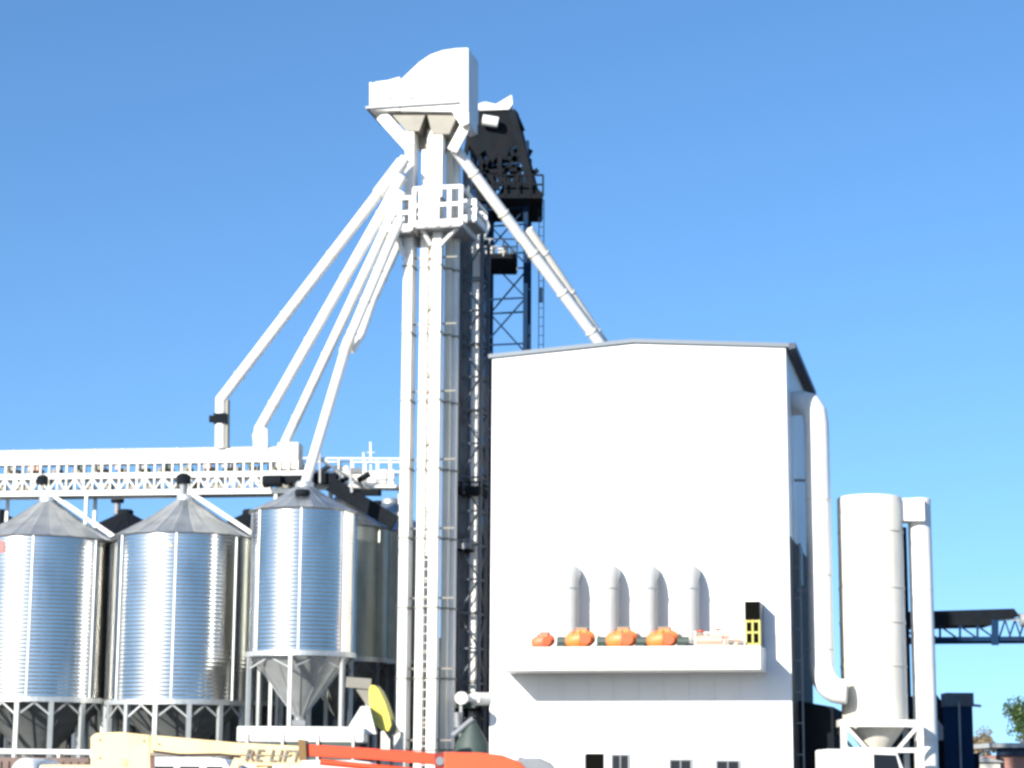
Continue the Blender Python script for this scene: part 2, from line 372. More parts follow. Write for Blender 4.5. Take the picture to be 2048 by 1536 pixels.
# ------------------------------------------------------------------ silos
def ripple(R0, z0, z1, pitch=.13, amp=.0024):
    n = int((z1-z0)/pitch*8); return [(R0 + amp*math.sin(2*math.pi*((z0+(z1-z0)*i/n)-z0)/pitch), z0+(z1-z0)*i/n) for i in range(n+1)]
def silo(label, cx, cy, R0, zring, zeave, zapex, ztip, nleg, leg_w=.14, ph=0, hopper='hopper', roofm='roofgalv', wallm='galv', group='hopper silos', dark=False, hatch=False, knee=.4, legm='legs', ladder=None):
    t = thing('grain_silo', label, 'silo', (cx, cy, 0), group)
    c = V(cx, cy, 0)
    q = MB(); q.lathe(c, ripple(R0, zring, zeave), 96, True, False); wl = q.build('wall', wallm, t)
    q = MB()
    for k in range(7):
        a = 2*math.pi*(k+.3)/7
        q.beam(c+V(math.cos(a)*(R0+.03), math.sin(a)*(R0+.03), zring), c+V(math.cos(a)*(R0+.03), math.sin(a)*(R0+.03), zeave-.02), .05, .03)
    q.build('stiffener', wallm, wl)
    # ribbed cone roof
    q = MB(); n = 120; rr = R0+.09
    rings = []
    for (rad, z, amp) in ((rr, zeave-.03, .02), (rr*.5, zeave+(zapex-.12-zeave)*.5, .02), (.28, zapex-.12, .0)):
        base = len(q.v); rings.append(base)
        for k in range(n):
            a = 2*math.pi*k/n
            q.v.append(c+V(rad*math.cos(a), rad*math.sin(a), z+(amp if k % 5 == 0 else 0)))
    for a_, b_ in zip(rings, rings[1:]):
        for k in range(n): q.face([a_+k, a_+(k+1) % n, b_+(k+1) % n, b_+k])
    base = rings[0]; nb = len(q.v)
    for k in range(n):
        a = 2*math.pi*k/n; q.v.append(c+V((R0-.05)*math.cos(a), (R0-.05)*math.sin(a), zeave-.10))
    for k in range(n): q.face([nb+k, nb+(k+1) % n, base+(k+1) % n, base+k])
    rf = q.build('roof', roofm, t)
    q = MB(); q.lathe(c, [(.30, zapex-.14), (.30, zapex), (.24, zapex+.05), (.0001, zapex+.07)], 24); q.build('cap', 'dark' if dark else 'hopper', rf)
    q = MB(); a = R(-90)
    hz = (zeave*.45+zapex*.55); hp = c+V(math.cos(a)*R0*.45, math.sin(a)*R0*.45, hz+.03)
    q.lathe(hp-V(0, 0, .1), [(.24, 0), (.24, .14), (.2, .18), (.0001, .2)], 18); 
    if hatch: q.build('roof_hatch', 'dark', rf)
    # hopper
    q = MB(); q.lathe(c, [(.16, ztip), (.18, ztip+.15), (R0-.04, zring-.02)], 48, True, True); hc = q.build('hopper_cone', hopper, t)
    q = MB()
    for k in range(12):
        a = 2*math.pi*k/12+.1; e = V(math.cos(a), math.sin(a), 0)
        q.beam(c+e*.19+V(0, 0, ztip+.15), c+e*(R0-.03)+V(0, 0, zring-.03), .03, .02)
    q.build('cone_seam', hopper, hc)
    q = MB(); q.box(c+V(0, 0, ztip-.1), (.42, .42, .18)); q.build('slide_gate', 'grey', hc)
    q = MB(); q.lathe(c, [(R0-.02, zring-.16), (R0+.07, zring-.16), (R0+.07, zring), (R0-.02, zring)], 64, False, False); q.build('ring_beam', 'hopper', t)
    for k in range(nleg):
        a = 2*math.pi*(k+ph)/nleg; e = V(math.cos(a), math.sin(a), 0)
        q = MB(); p = c+e*(R0+.02)
        q.box(p+V(0, 0, (zring-.165)/2), (leg_w, leg_w, zring-.165), yaw(math.degrees(a)))
        q.box(p+V(0, 0, .015), (.34, .34, .03), yaw(math.degrees(a)))
        q.build('leg', legm, t)
    q = MB()
    for k in range(nleg):
        a = 2*math.pi*(k+ph)/nleg; a2 = 2*math.pi*(k+1+ph)/nleg
        e = V(math.cos(a), math.sin(a), 0)*(R0+.02); e2 = V(math.cos(a2), math.sin(a2), 0)*(R0+.02)
        m = (e+e2)/2
        q.beam(c+e+V(0, 0, zring-.2-knee), c+m+V(0, 0, zring-.18), .05, .05)
        q.beam(c+e2+V(0, 0, zring-.2-knee), c+m+V(0, 0, zring-.18), .05, .05)
    q.build('knee_brace', legm, t)
    if ladder is not None:
        a = R(ladder); e = V(math.cos(a), math.sin(a), 0); sd = V(-e.y, e.x, 0)
        q = MB(); p0 = c+e*.3+V(0, 0, zapex+.02); p1 = c+e*(R0+.1)+V(0, 0, zeave+.10)
        for k in (-.16, .16): q.beam(p0+sd*k, p1+sd*k, .05, .10)
        for k in range(14): m_ = p0.lerp(p1, (k+.5)/14); q.beam(m_-sd*.16, m_+sd*.16, .08, .03)
        q.build('roof_ladder', 'white', rf)
    return t
def silo_px(label, px, Y, rpx, yring, yeave, yapex, ytip, nleg, **k):
    pz = P(px, yring, Y); s = Y/math.hypot(1, 0)/F
    Rw = rpx*Y/F*1.015
    # eave and ring heights are read at the near edge of the wall
    return silo(label, pz.x, Y, Rw, P(px, yring, Y-Rw).z, P(px, yeave, Y-Rw).z, P(px, yapex, Y).z, P(px, ytip, Y).z, nleg, **k)
G = 'galvanised hopper silos under the conveyor'
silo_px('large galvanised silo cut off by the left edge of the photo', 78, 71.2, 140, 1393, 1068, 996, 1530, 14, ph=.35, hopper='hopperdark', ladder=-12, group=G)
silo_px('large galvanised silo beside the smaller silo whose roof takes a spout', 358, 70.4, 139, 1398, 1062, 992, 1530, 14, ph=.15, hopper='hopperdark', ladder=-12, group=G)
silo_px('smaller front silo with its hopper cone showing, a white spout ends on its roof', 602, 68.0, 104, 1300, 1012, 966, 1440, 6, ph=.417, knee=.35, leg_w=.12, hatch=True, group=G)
silo_px('galvanised silo showing from behind the smaller front silo, on its right', 682, 72.4, 90, 1312, 1046, 985, 1440, 8, ph=.2, leg_w=.12, hopper='hopperdark', legm='midsteel', wallm='dullwall', group=G)  # hopper and leg colours darkened to stand for shade under the silos
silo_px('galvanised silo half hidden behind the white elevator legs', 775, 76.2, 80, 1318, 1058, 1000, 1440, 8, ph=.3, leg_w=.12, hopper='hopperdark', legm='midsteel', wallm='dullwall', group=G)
G2 = 'back row of silos'
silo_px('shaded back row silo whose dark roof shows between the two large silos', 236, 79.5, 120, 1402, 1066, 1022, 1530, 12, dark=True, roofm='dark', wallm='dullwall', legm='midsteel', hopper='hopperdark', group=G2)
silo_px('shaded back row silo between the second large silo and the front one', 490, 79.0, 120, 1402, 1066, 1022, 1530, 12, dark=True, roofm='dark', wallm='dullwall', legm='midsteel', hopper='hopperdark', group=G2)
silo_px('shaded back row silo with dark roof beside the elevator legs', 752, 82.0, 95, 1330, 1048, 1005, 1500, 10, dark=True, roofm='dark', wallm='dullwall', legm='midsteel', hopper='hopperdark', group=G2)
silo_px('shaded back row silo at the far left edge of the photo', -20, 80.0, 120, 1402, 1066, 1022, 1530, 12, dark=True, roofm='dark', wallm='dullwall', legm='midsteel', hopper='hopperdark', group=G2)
def emblem(root, px, Y, rpx, strokes, m):
    pz = P(px, 1400, Y); cx_, Rw = pz.x, rpx*Y/F*1.015+.03
    q = MB()
    for pts in strokes:
        n0 = len(q.v)
        for (x, y) in pts:
            d = ray(x, y); A = d.x**2+d.y**2; B = -2*(d.x*cx_+d.y*Y); Cc = cx_**2+Y**2-Rw**2
            tt = (-B-math.sqrt(max(0, B*B-4*A*Cc)))/(2*A); q.v.append(CAM+d*tt)
        q.face(list(range(n0, n0+len(pts)))[::-1])
    q.build('emblem', m, root)
emblem(bpy.data.objects['grain_silo'], 78, 71.2, 140, [[(-14, 1078), (6, 1082), (9, 1092), (7, 1104), (-14, 1108)]], 'emblem')
emblem(bpy.data.objects['grain_silo.001'], 358, 70.4, 139, [[(297, 1090), (304, 1084), (314, 1082), (314, 1087), (305, 1089), (300, 1094)], [(330, 1082), (340, 1085), (346, 1091), (342, 1095), (336, 1090), (330, 1087)], [(306, 1092), (338, 1092), (338, 1095), (306, 1095)]], 'emblemtan')
# fill necks standing on the roofs of the silos under the gallery
for px, Y, y0, y1, rw, lab in ((86, 71.2, 998, 968, .14, 'dark fill neck on top of the leftmost large silo'),
                          (366, 70.4, 994, 966, .13, 'dark fill neck on top of the second large silo'),
                          (234, 79.5, 1026, 1004, .13, 'dark fill neck on the back row silo between the large silos')):
    a = P(px, y0, Y); c = P(px, y1, Y); a.x = c.x = P(px, y0, Y).x
    t = thing('fill_neck', lab, 'pipe', a, 'fill necks on the silo roofs')
    q = MB(); q.tube([a-V(0, 0, .05), c], rw, 14); q.build('neck_pipe', 'grey', t)
    q = MB(); q.lathe(c-V(0, 0, .02), [(rw*1.9, 0), (rw*1.9, .25), (rw, .34)], 16); q.build('collar', 'dark', t)

# ------------------------------------------------------------------ gallery conveyor over the large silos
ga = P(-60, 985, 71.4); gb = P(612, 985, 69.9)
gu = (gb-ga); gu.z = 0; gu.normalize(); gn = V(-gu.y, gu.x, 0)
t = thing('gallery_conveyor', 'long white covered conveyor on a truss walkway above the silos', 'conveyor', V(ga.x, ga.y, P(-60, 985, 71.4).z))
def GP(px, py, off=0):
    d = ray(px, py); o_ = ga + gn*off
    return CAM + d*((o_-CAM).dot(gn)/d.dot(gn))
zc0 = GP(260, 926).z; zc1 = GP(260, 899).z; zm0 = GP(260, 956).z; zm1 = GP(260, 946).z; zb0 = GP(260, 990).z; zb1 = GP(260, 980).z
L = (gb-ga).length
def GL(s, off, z): p = ga+gu*s+gn*off; p.z = z; return p
gy = math.degrees(math.atan2(gu.y, gu.x))
q = MB(); q.box(GL(L/2-.4, .35, (zc0+zc1)/2), (L-.8, .5, zc1-zc0), yaw(gy))
q.prism([GL(-.0, .08, zc1+.001), GL(0, .62, zc1+.001), GL(0, .35, zc1+.09)], gu*(L-.8))
cas = q.build('conveyor_casing', 'white', t)
for k in range(12):
    q = MB(); q.box(GL(.5+k*.95, .35, (zc0+zc1)/2+.01), (.05, .56, zc1-zc0+.06), yaw(gy)); q.build('casing_flange', 'white', cas)
q = MB()
for off in (0, .9):
    q = MB(); q.box(GL(L/2, off, (zm0+zm1)/2), (L, .06, zm1-zm0), yaw(gy)); q.build('truss_chord', 'white', t)
    q = MB(); q.box(GL(L/2, off, (zb0+zb1)/2), (L, .08, zb1-zb0), yaw(gy)); q.build('truss_chord', 'white', t)
n = 38
for off in (0, .9):
    q = MB()
    for k in range(n):
        s = L*k/n; s2 = L*(k+1)/n
        q.beam(GL(s, off, zm1-.001), GL(s, off, zc0+.02), .05)
        q.beam(GL(s, off, zb1), GL(s2, off, zm0), .045) if k % 2 else q.beam(GL(s2, off, zb1), GL(s, off, zm0), .045)
        q.beam(GL(s, off, zb1-.001), GL(s, off, zm0+.001), .045)
    q.build('truss_web', 'cream', t)
q = MB(); q.box(GL(L/2, .45, zb0+.03), (L, .8, .03), yaw(gy)); q.build('walkway_grating', 'grey', t)
for k in range(14):
    q = MB(); q.box(GL(.7+k*.75+.12*math.sin(k*5), .2, zc0-.12), (.16+.1*(k%3), .15, .14), yaw(gy)); q.build('idler_frame', ('teal', 'flange', 'pink', 'grey')[k % 4], t)
    q = MB(); q.box(GL(.6+k*.76, .45, zm1+.11), (.3+.1*(k%3), .3, .20), yaw(gy)); q.build('idler_frame', 'flange', t)
    q = MB(); q.box(GL(.9+k*.76, .55, zb1+.17), (.2+.1*((k+1)%3), .3, .22), yaw(gy)); q.build('idler_frame', 'flange', t)
for k in range(4):
    s = [1.0, 4.1, 7.4, 10.6][k]
    q = MB()
    for off in (0, .9):
        q = MB(); q.beam(GL(s, off, 0), GL(s, off, zb0), .10); q.build('support_post', 'legs', t)
# right-hand end: drive head box standing on the gallery end
a = P(578, 905, 70.0)
t2 = thing('drive_machine', 'pale green drive head box at the right end of the white conveyor', 'machine', V(a.x, a.y+.4, zb1))
q = MB(); q.box(V(a.x, a.y+.4, (P(578, 884, 70).z+P(578, 938, 70).z)/2), (.72, .7, P(578, 884, 70).z-P(578, 938, 70).z), yaw(gy)); q.build('housing', 'cream', t2, bevel=.04)
q = MB(); c = P(548, 962, 69.6); q.tube([c-gu*.35, c+gu*.25], .2, 16); q.build('drive_motor', 'dark', t2)
q = MB(); q.box(P(590, 960, 69.9), (.8, .6, .25), yaw(gy)); q.build('gearbox', 'dark', t2)

# walkway from the gallery end to the elevator tower, over the small silos
t = thing('access_walkway', 'steel walkway with handrails and machinery between conveyor end and elevator tower', 'walkway', P(690, 985, 71.5))
wz = P(690, 972, 71.5).z
def WP(px, Y=71.5, z=None): p = P(px, 972, Y); p.z = wz if z is None else z; return p
q = MB(); q.beam(WP(560), WP(812), .12, .9, up=(0, 1, 0)); 
q = MB()
q.box((WP(560)+WP(812))/2+V(0, .35, 0), ((WP(812)-WP(560)).length, .8, .1)); q.build('deck', 'white', t)
for Yo in (0, .8):
    q = MB()
    for h in (.5, .95): q.beam(WP(600)+V(0, Yo, h), WP(806)+V(0, Yo, h), .045)
    for k in range(9): p = WP(600+k*25.5)+V(0, Yo, 0); q.beam(p, p+V(0, 0, .97), .04)
    q.build('handrail', 'cream', t)
q = MB(); q.beam(P(618, 905, 70.6), P(748, 985, 71.2), .07); q.beam(P(640, 905, 70.6), P(640, 975, 70.6), .06); q.beam(P(700, 935, 70.6), P(704, 985, 70.6), .08); q.beam(P(592, 895, 70.8), P(590, 985, 70.8), .1)
q.build('stair_rail', 'grey', t)
q = MB(); q.beam(P(660, 968, 70.8), P(790, 1046, 70.6), .16, .5); q.build('inclined_chute', 'dark', t)
q = MB(); q.box(P(735, 962, 72.4), (.9, .5, .5)); q.box(P(683, 950, 72.4), (.5, .5, .6)); q.box(P(775, 955, 72.2), (.5, .5, .5)); q.build('machine_cover', 'white', t, bevel=.05)
q = MB(); q.beam(P(742, 950, 72.4), P(741, 884, 72.4), .05); q.beam(P(728, 945, 72.4), P(727, 905, 72.4), .05); q.beam(P(733, 905, 72.4), P(750, 905, 72.4), .04); q.build('mast', 'legs', t)
q = MB(); q.box(P(718, 985, 71.0), (1.5, .3, .2)); q.box(P(640, 957, 71.1), (1.1, .4, .35)); q.build('motor_row', 'dark', t)
q = MB()
for px in (572, 660, 800): p = WP(px)+V(0, .35, 0); q.beam(V(p.x, p.y, 0), p, .12)
q.build('support_post', 'legs', t)

random.seed(11)
for k in range(16):
    x = 528+k*13+random.random()*8; y = 938+random.random()*40; Yc = 71.0+random.random()*.5
    q = MB(); p = P(x, y, Yc)
    if k % 3: q.box(p, (.18+.3*random.random(), .25, .14+.22*random.random()), yaw(8))
    else: q.tube([p-V(.2, 0, .1), p+V(.2, 0, .15)], .07+.05*random.random(), 10)
    q.build('fitting', ('dark', 'teal', 'dark', 'cream', 'grey')[k % 5], t)
# ------------------------------------------------------------------ main elevator tower (white)
TY = 69.0
def TP(px, py, off=0):           # pixel on a plane through the tower, parallel to the building front
    o_ = P(850, 800, TY) + UN*off; d = ray(px, py)
    return CAM + d*((o_-CAM).dot(UN)/d.dot(UN))
tw = thing('elevator_tower', 'tall white bucket elevator tower with head platform beside the building', 'elevator', V(TP(850, 1560).x, TP(850, 1560).y, 0))
def casing(px, py, wpx, dep, off, ytop, m='white', ybot=None, parent=tw, name='leg_casing', flanges=True, fm='flange'):
    c = TP(px, py, off); wm = wpx*TY/F; zt = TP(px, ytop, off).z
    q = MB(); q.box(V(c.x, c.y, zt/2)+UN*dep/2, (wm, dep, zt), yaw(WYAW)); cs = q.build(name, m, parent)
    if flanges:
        z = TP(px, 1500, off).z
        while z < zt-.3:
            q = MB(); q.box(V(c.x, c.y, z)+UN*dep/2, (wm+.07, dep+.07, .05), yaw(WYAW)); z += 2.28
            q.build('flange', fm, cs)
    return cs
casing(805, 1200, 18, .62, 0, 255)
casing(864.5, 1200, 18, .40, 0, 255)
casing(838.5, 1200, 15, .35, .25, 300)
zc_ = TP(850, 1112, .5).z; zt_ = TP(850, 262, .5).z; c = TP(850.5, 1200, .5)
q = MB(); q.box(V(c.x, c.y, (zc_+zt_)/2), (.22, .25, zt_-zc_), yaw(WYAW)); q.build('cable_duct', 'cream', tw)
casing(888, 1200, 13, .30, .7, 300, 'cream')
casing(902, 1200, 12, .30, 1.0, 300, 'white')
# ladder between the front casings
q = MB(); c = TP(851, 1200, .30)
for e in (-.09, .09): q.beam(V(c.x, c.y, 1)+UA*e, V(c.x, c.y, TP(852, 300).z)+UA*e, .03)
z = 1.3
while z < TP(852, 310).z: q.beam(V(c.x, c.y, z)-UA*.09, V(c.x, c.y, z)+UA*.09, .02); z += .3
q.build('ladder', 'white', tw)
q = MB(); z = TP(852, 1480).z
while z < TP(852, 480).z:
    q = MB(); q.beam(V(c.x, c.y, z)-UA*.95, V(c.x, c.y, z)+UA*.95, .05); q.build('tie_bracket', 'flange', tw)
    q = MB(); q.box(V(c.x, c.y, z+.55), (.16, .08, .12), yaw(WYAW)); q.build('inspection_hatch', 'flange', tw)
    z += 2.28

def pl(pts, off): return [TP(x, y, off) for x, y in pts]
# head: curved hood + long low drive cover
hood = [(800, 222), (800, 160), (818, 143), (838, 124), (860, 109), (885, 100), (912, 96), (937, 95), (937, 224)]
q = MB(); q.prism(pl(hood, -.25), UN*1.5); q.build('head_cover', 'white', tw, bevel=.04)
low = [(739, 221), (739, 170), (752, 163), (776, 160), (800, 153), (800, 221)]
q = MB(); q.prism(pl(low, -.25), UN*1.3); q.build('drive_cover', 'white', tw, bevel=.03)
q = MB(); q.prism(pl([(905, 224), (937, 224), (937, 246), (922, 252)], -.24), UN*1.3); q.build('end_chute', 'white', tw)
q = MB(); q.box(TP(838, 226, .6), (3.25, 1.9, .08), yaw(WYAW)); hp = q.build('head_platform', 'grey', tw)
q = MB()
for (x, y) in ((765, 177), (780, 196), (822, 196)): q.box(TP(x, y, -.27), (.2, .03, .07), yaw(WYAW))
q.build('vent_slot', 'flange', tw)
q = MB(); q.prism(pl([(785, 230), (850, 230), (838, 262), (812, 262)], -.05), UN*.9); q.prism(pl([(855, 230), (915, 230), (898, 268), (864, 268)], -.05), UN*.9)
q.prism(pl([(862, 268), (898, 268), (892, 300), (870, 300)], .5), UN*.5)
q.prism(pl([(822, 235), (868, 235), (852, 300), (838, 300)], .6), UN*.6)
q.build('discharge_hopper', 'flange', tw)  # brown-grey colour carries the shade beneath the head
q = MB(); q.beam(TP(764, 232, .1), TP(822, 296, .1), .24, .4); q.build('discharge_chute', 'white', tw)
q = MB(); q.beam(TP(935, 246, .1), TP(905, 302, .1), .15, .35); q.build('discharge_chute', 'cream', tw)
q = MB()
for x in (741, 935): 
    q.beam(TP(x, 226, 1.6), TP(x, 165, 1.6), .05)
q.beam(TP(741, 168, 1.6), TP(935, 168, 1.6), .05); q.build('railing', 'white', hp)

# distributor platform with its railings
def plat(x0, x1, ydeck, yrail, off0, off1, parent, m='white', rw=.09, deckm='grey', nposts=5, name='service_platform'):
    a = TP(x0, ydeck, off0); b_ = TP(x1, ydeck, off0); zd = (a.z+b_.z)/2
    dx = (b_-a); dx.z = 0; Lx = dx.length
    mid = (a+b_)/2; mid.z = zd
    q = MB(); q.box(mid+UN*(off1-off0)/2, (Lx, off1-off0, .10), yaw(WYAW)); dk = q.build(name, deckm, parent)
    h = TP(x0, yrail, off0).z-zd
    q = MB()
    for off in (0, off1-off0):
        base0 = mid-UA*Lx/2+UN*off; base1 = mid+UA*Lx/2+UN*off
        for hh in (h, h*.55): q.beam(base0+V(0, 0, hh), base1+V(0, 0, hh), rw*.8, rw)
        q.beam(base0+V(0, 0, .12), base1+V(0, 0, .12), .03, .2)
        for k in range(nposts):
            p = base0.lerp(base1, k/(nposts-1)); q.beam(p, p+V(0, 0, h), rw)
    for s in (-1, 1):
        p0 = mid+UA*Lx/2*s; p1 = p0+UN*(off1-off0)
        for hh in (h, h*.55): q.beam(p0+V(0, 0, hh), p1+V(0, 0, hh), rw*.8, rw)
        q.beam(p0+V(0, 0, .12), p1+V(0, 0, .12), .03, .2)
    q.build('railing', m, dk)
    return dk
plat(828, 922, 452, 378, -.55, 1.6, tw, nposts=5, rw=.12, name='distributor_platform')
plat(777, 822, 462, 398, -.6, 1.5, tw, nposts=3, rw=.12, name='distributor_platform')
plat(924, 950, 442, 402, -.1, 1.5, tw, nposts=3, rw=.10, name='distributor_platform')
for a, c, w_ in ((TP(790, 465, -.2), TP(808, 510, -.1), .14), (TP(915, 455, -.3), TP(880, 492, 0), .1), (TP(842, 455, -.3), TP(862, 490, 0), .1)):
    q = MB(); q.beam(a, c, w_); q.build('platform_strut', 'white', tw)
q = MB(); q.prism(pl([(838, 380), (872, 380), (872, 452), (838, 452)], -.58), UN*.05); q.build('guard_panel', 'white', tw)

# ------------------------------------------------------------------ grey lattice support tower carrying ladder and old leg (between the legs and the building)
def lattice(root, corners, ztop, bay, pw, bw, m, mb_=None, z0=0, skip=()):
    for i, c in enumerate(corners):
        q = MB(); q.box(V(c.x, c.y, (z0+ztop)/2), (pw, pw, ztop-z0), yaw(WYAW)); q.build('corner_post', m, root)
    for i in range(4):
        q = MB(); z = z0+.3; k = 0
        a = corners[i]; b_ = corners[(i+1) % 4]
        while z < ztop-bay*.4:
            z2 = min(z+bay, ztop)
            q.beam(V(a.x, a.y, z), V(b_.x, b_.y, z), bw)
            a_, c_ = (b_, a) if (k+i) % 2 else (a, b_)
            q.beam(V(a_.x, a_.y, z), V(c_.x, c_.y, z2), bw*.9)
            z = z2; k += 1
        q.build('brace_panel', mb_ or m, root)
s1 = thing('ladder_tower', 'grey lattice ladder tower squeezed between white elevator legs and building', 'tower', V(TP(938, 1560, 2.5).x, TP(938, 1560, 2.5).y, 0))
cs = [TP(916, 1200, 2.4), TP(958, 1200, 2.4), TP(958, 1200, 2.4)+UN*1.0, TP(916, 1200, 2.4)+UN*1.0]
lattice(s1, cs, TP(935, 470, 2.4).z, 1.15, .12, .055, 'midsteel')
casing(924, 1200, 16, .4, 2.75, 330, 'oldleg', parent=s1, name='old_leg_casing', flanges=True, fm='grey')
casing(946, 1200, 15, .3, 2.7, 470, 'white', parent=s1, name='ladder_shaft', flanges=True)
plat(905, 958, 985, 965, 2.1, 3.5, s1, m='dark', rw=.05, deckm='dark', nposts=4)
plat(903, 940, 1098, 1080, 2.1, 3.5, s1, m='grey', rw=.05, deckm='dark', nposts=4)
plat(897, 950, 1412, 1385, 1.8, 3.5, s1, m='teal', rw=.05, deckm='teal', nposts=4)

# ------------------------------------------------------------------ dark lattice tower behind the building
s2 = thing('dark_elevator_tower', 'dark blue steel lattice elevator tower rising behind the white building', 'elevator', P(1008, 1560, 79)*1.0)
s2.location.z = 0
def DP_(px, py, Y=79.0): return P(px, py, Y)
def col(px, Y): p = P(px, 900, Y); p.z = 0; return p
cs = [col(966, 78.2), col(1050, 77.8), col(1056, 80.2), col(978, 80.6)]
lattice(s2, cs, P(1000, 300, 79).z, 1.75, .17, .06, 'bluesteel')
for c_, nm in ((col(948, 78.6), 'leg_casing'), (col(975, 79.4), 'leg_casing')):
    zt = P(990, 250, 79).z
    q = MB(); q.box(V(c_.x, c_.y, zt/2), (.28, .4, zt), yaw(WYAW)); q.build(nm, 'bluesteel' if nm else 'grey', s2)
for (x0, y0, x1, y1) in ((944, 318, 960, 400), (1046, 330, 1062, 300), (1030, 225, 1046, 262), (940, 262, 928, 330), (1056, 352, 1076, 340), (958, 398, 1040, 404), (996, 350, 1046, 402), (1040, 345, 1004, 398), (950, 300, 990, 372), (985, 300, 950, 372), (1000, 300, 1000, 372), (1022, 300, 1040, 345), (1042, 300, 1010, 345), (965, 345, 1050, 338), (1055, 340, 1030, 392), (940, 372, 1000, 376), (975, 310, 1045, 322)):
    q = MB(); q.beam(P(x0, y0, 78), P(x1, y1, 78), .16); q.build('stay', 'dark', s2)
# upper enclosed section: dark cladding widening downwards on the right
q = MB(); q.prism([P(x, y, 77.9) for x, y in ((940, 250), (946, 222), (1024, 218), (1030, 262), (1040, 300), (1020, 296), (1012, 318), (996, 306), (985, 326), (970, 300), (955, 312), (938, 290))], V(0, 1.6, 0)); q.build('head_enclosure', 'dark', s2)
q = MB()
q.beam(P(1026, 225, 78), P(1066, 378, 78), .30, .7)
q.beam(P(968, 330, 78.3), P(972, 420, 78.3), .30); q.beam(P(1000, 325, 78.3), P(1022, 388, 78.3), .24); q.beam(P(1040, 320, 78.3), P(1000, 390, 78.3), .16); q.beam(P(985, 328, 79), P(980, 400, 79), .35); q.beam(P(1022, 320, 79), P(1045, 392, 79), .3)
q.build('down_spout', 'dark', s2)
q = MB(); q.prism([P(x, y, 77.8) for x, y in ((992, 208), (1024, 189), (1026, 208), (1018, 219), (960, 221), (948, 210), (970, 203))], V(0, 1.2, 0)); q.build('head_cap', 'white', s2, bevel=.03)
q = MB(); c = P(980, 240, 77.6); q.tube([c-V(.28, 0, 0), c+V(.3, 0, -.1)], .21, 18); q.build('head_motor', 'white', s2)
def dplat(x0, x1, yd, yr, Y0, Y1, m, deckm, rw=.05):
    a = P(x0, yd, Y0); b_ = P(x1, yd, Y0); mid = (a+b_)/2
    q = MB(); q.box(mid+V(0, (Y1-Y0)/2, 0), ((b_-a).length, Y1-Y0, .16)); dk = q.build('service_platform', deckm, s2)
    h = P(x0, yr, Y0).z-a.z
    for yo in (0, Y1-Y0):
        q = MB()
        p0 = V(a.x, a.y+yo, mid.z); p1 = V(b_.x, b_.y+yo, mid.z)
        for hh in (h, h*.55): q.beam(p0+V(0, 0, hh), p1+V(0, 0, hh), rw)
        for k in range(5): p = p0.lerp(p1, k/4); q.beam(p, p+V(0, 0, h), rw)
        q.build('railing', m, dk)
dplat(985, 1086, 392, 350, 77.0, 80.5, 'dark', 'dark', .06)
dplat(925, 1034, 512, 478, 76.4, 79.0, 'grey', 'dark', .05)
q = MB(); q.prism([P(x, y, 77.2) for x, y in ((1012, 398), (1010, 372), (1060, 362), (1084, 385), (1086, 400), (1070, 396), (1050, 404))], V(0, 1.4, 0)); q.build('platform_hopper', 'dark', s2)
q = MB()
for e in (-.09, .09): q.beam(P(1083, 400, 78)+V(e, 0, 0), V(P(1083, 400, 78).x+e, 78, 0), .03)
z = 1
while z < P(1083, 400, 78).z: q.beam(V(P(1083, 400, 78).x-.09, 78, z), V(P(1083, 400, 78).x+.09, 78, z), .022); z += .35
q.box(P(1081, 590, 77.9), (.16, .16, .55)); q.build('ladder', 'bluesteel', s2)
for x, y, a in ((950, 496, .3), (978, 500, .24), (1003, 497, .26), (1020, 503, .16)):
    q = MB(); c = P(x, y, 76.7); q.tube([c-V(a/2, 0, .12), c+V(a/2, 0, -.1), c+V(a*.6, 0, .1)], a*.5, 12); q.build('drive_unit', 'cream', s2)
q = MB(); c = P(962, 452, 77.4); q.prism([P(x, y, 77.3) for x, y in ((946, 436), (972, 430), (980, 452), (968, 478), (950, 470))], V(0, .5, 0)); q.build('gear_cover', 'legs', s2)

# ------------------------------------------------------------------ spouts
def spout(label, pts, r, m='white', extra=None, group='grain spouts from the elevator head', nfl=4):
    t = thing('grain_spout', label, 'spout', pts[-1], group)
    q = MB(); q.tube(pts, r, 18); q.build('spout_pipe', m, t)
    a = Vector(pts[0]); b_ = Vector(pts[1]); d = (b_-a).normalized()
    for k in range(nfl):
        p = a.lerp(b_, (k+.6)/nfl); q = MB(); q.tube([p-d*.03, p+d*.03], r+.022, 18); q.build('flange', 'cream', t)
    return t
top = TY-.4
t = spout('leftmost spout, ends in a vertical drop with a dark valve onto the conveyor', [P(812, 316, top), P(442, 799, 70.4), P(441, 897, 70.4)], .185)
q = MB(); q.tube([P(806, 324, top), P(757, 388, TY-.2)], .23, 18); q.build('upper_sleeve', 'white', t)
q = MB(); q.box(P(441, 838, 70.4), (.42, .4, .34)); q.box(P(428, 838, 70.4), (.3, .25, .2)); q.build('diverter_valve', 'dark', t)
q = MB(); q.beam(P(455, 800, 70.4), P(454, 897, 70.4), .1, .2); q.build('support_strut', 'flange', t)
t = spout('second spout from the left, ends in a flared white box on the conveyor', [P(806, 352, top), P(519, 858, 70.4), P(517, 897, 70.4)], .18)
q = MB(); q.prism([P(x, y, 70.1) for x, y in ((505, 868), (522, 852), (534, 858), (534, 900), (508, 900))], V(0, .5, 0)); q.build('transition_box', 'white', t)
t = spout('third spout from the left, ends at the pale green drive head', [P(806, 384, top), P(570, 886, 70.3)], .16)
t = spout('rightmost of the left-hand spouts, crossing down to the front silo roof', [P(800, 440, top), P(694, 690, 68.3), P(604, 992, 67.9)], .165)
q = MB(); q.tube([P(700, 676, 68.3), P(688, 707, 68.3)], .19, 16); q.build('knuckle_joint', 'cream', t)
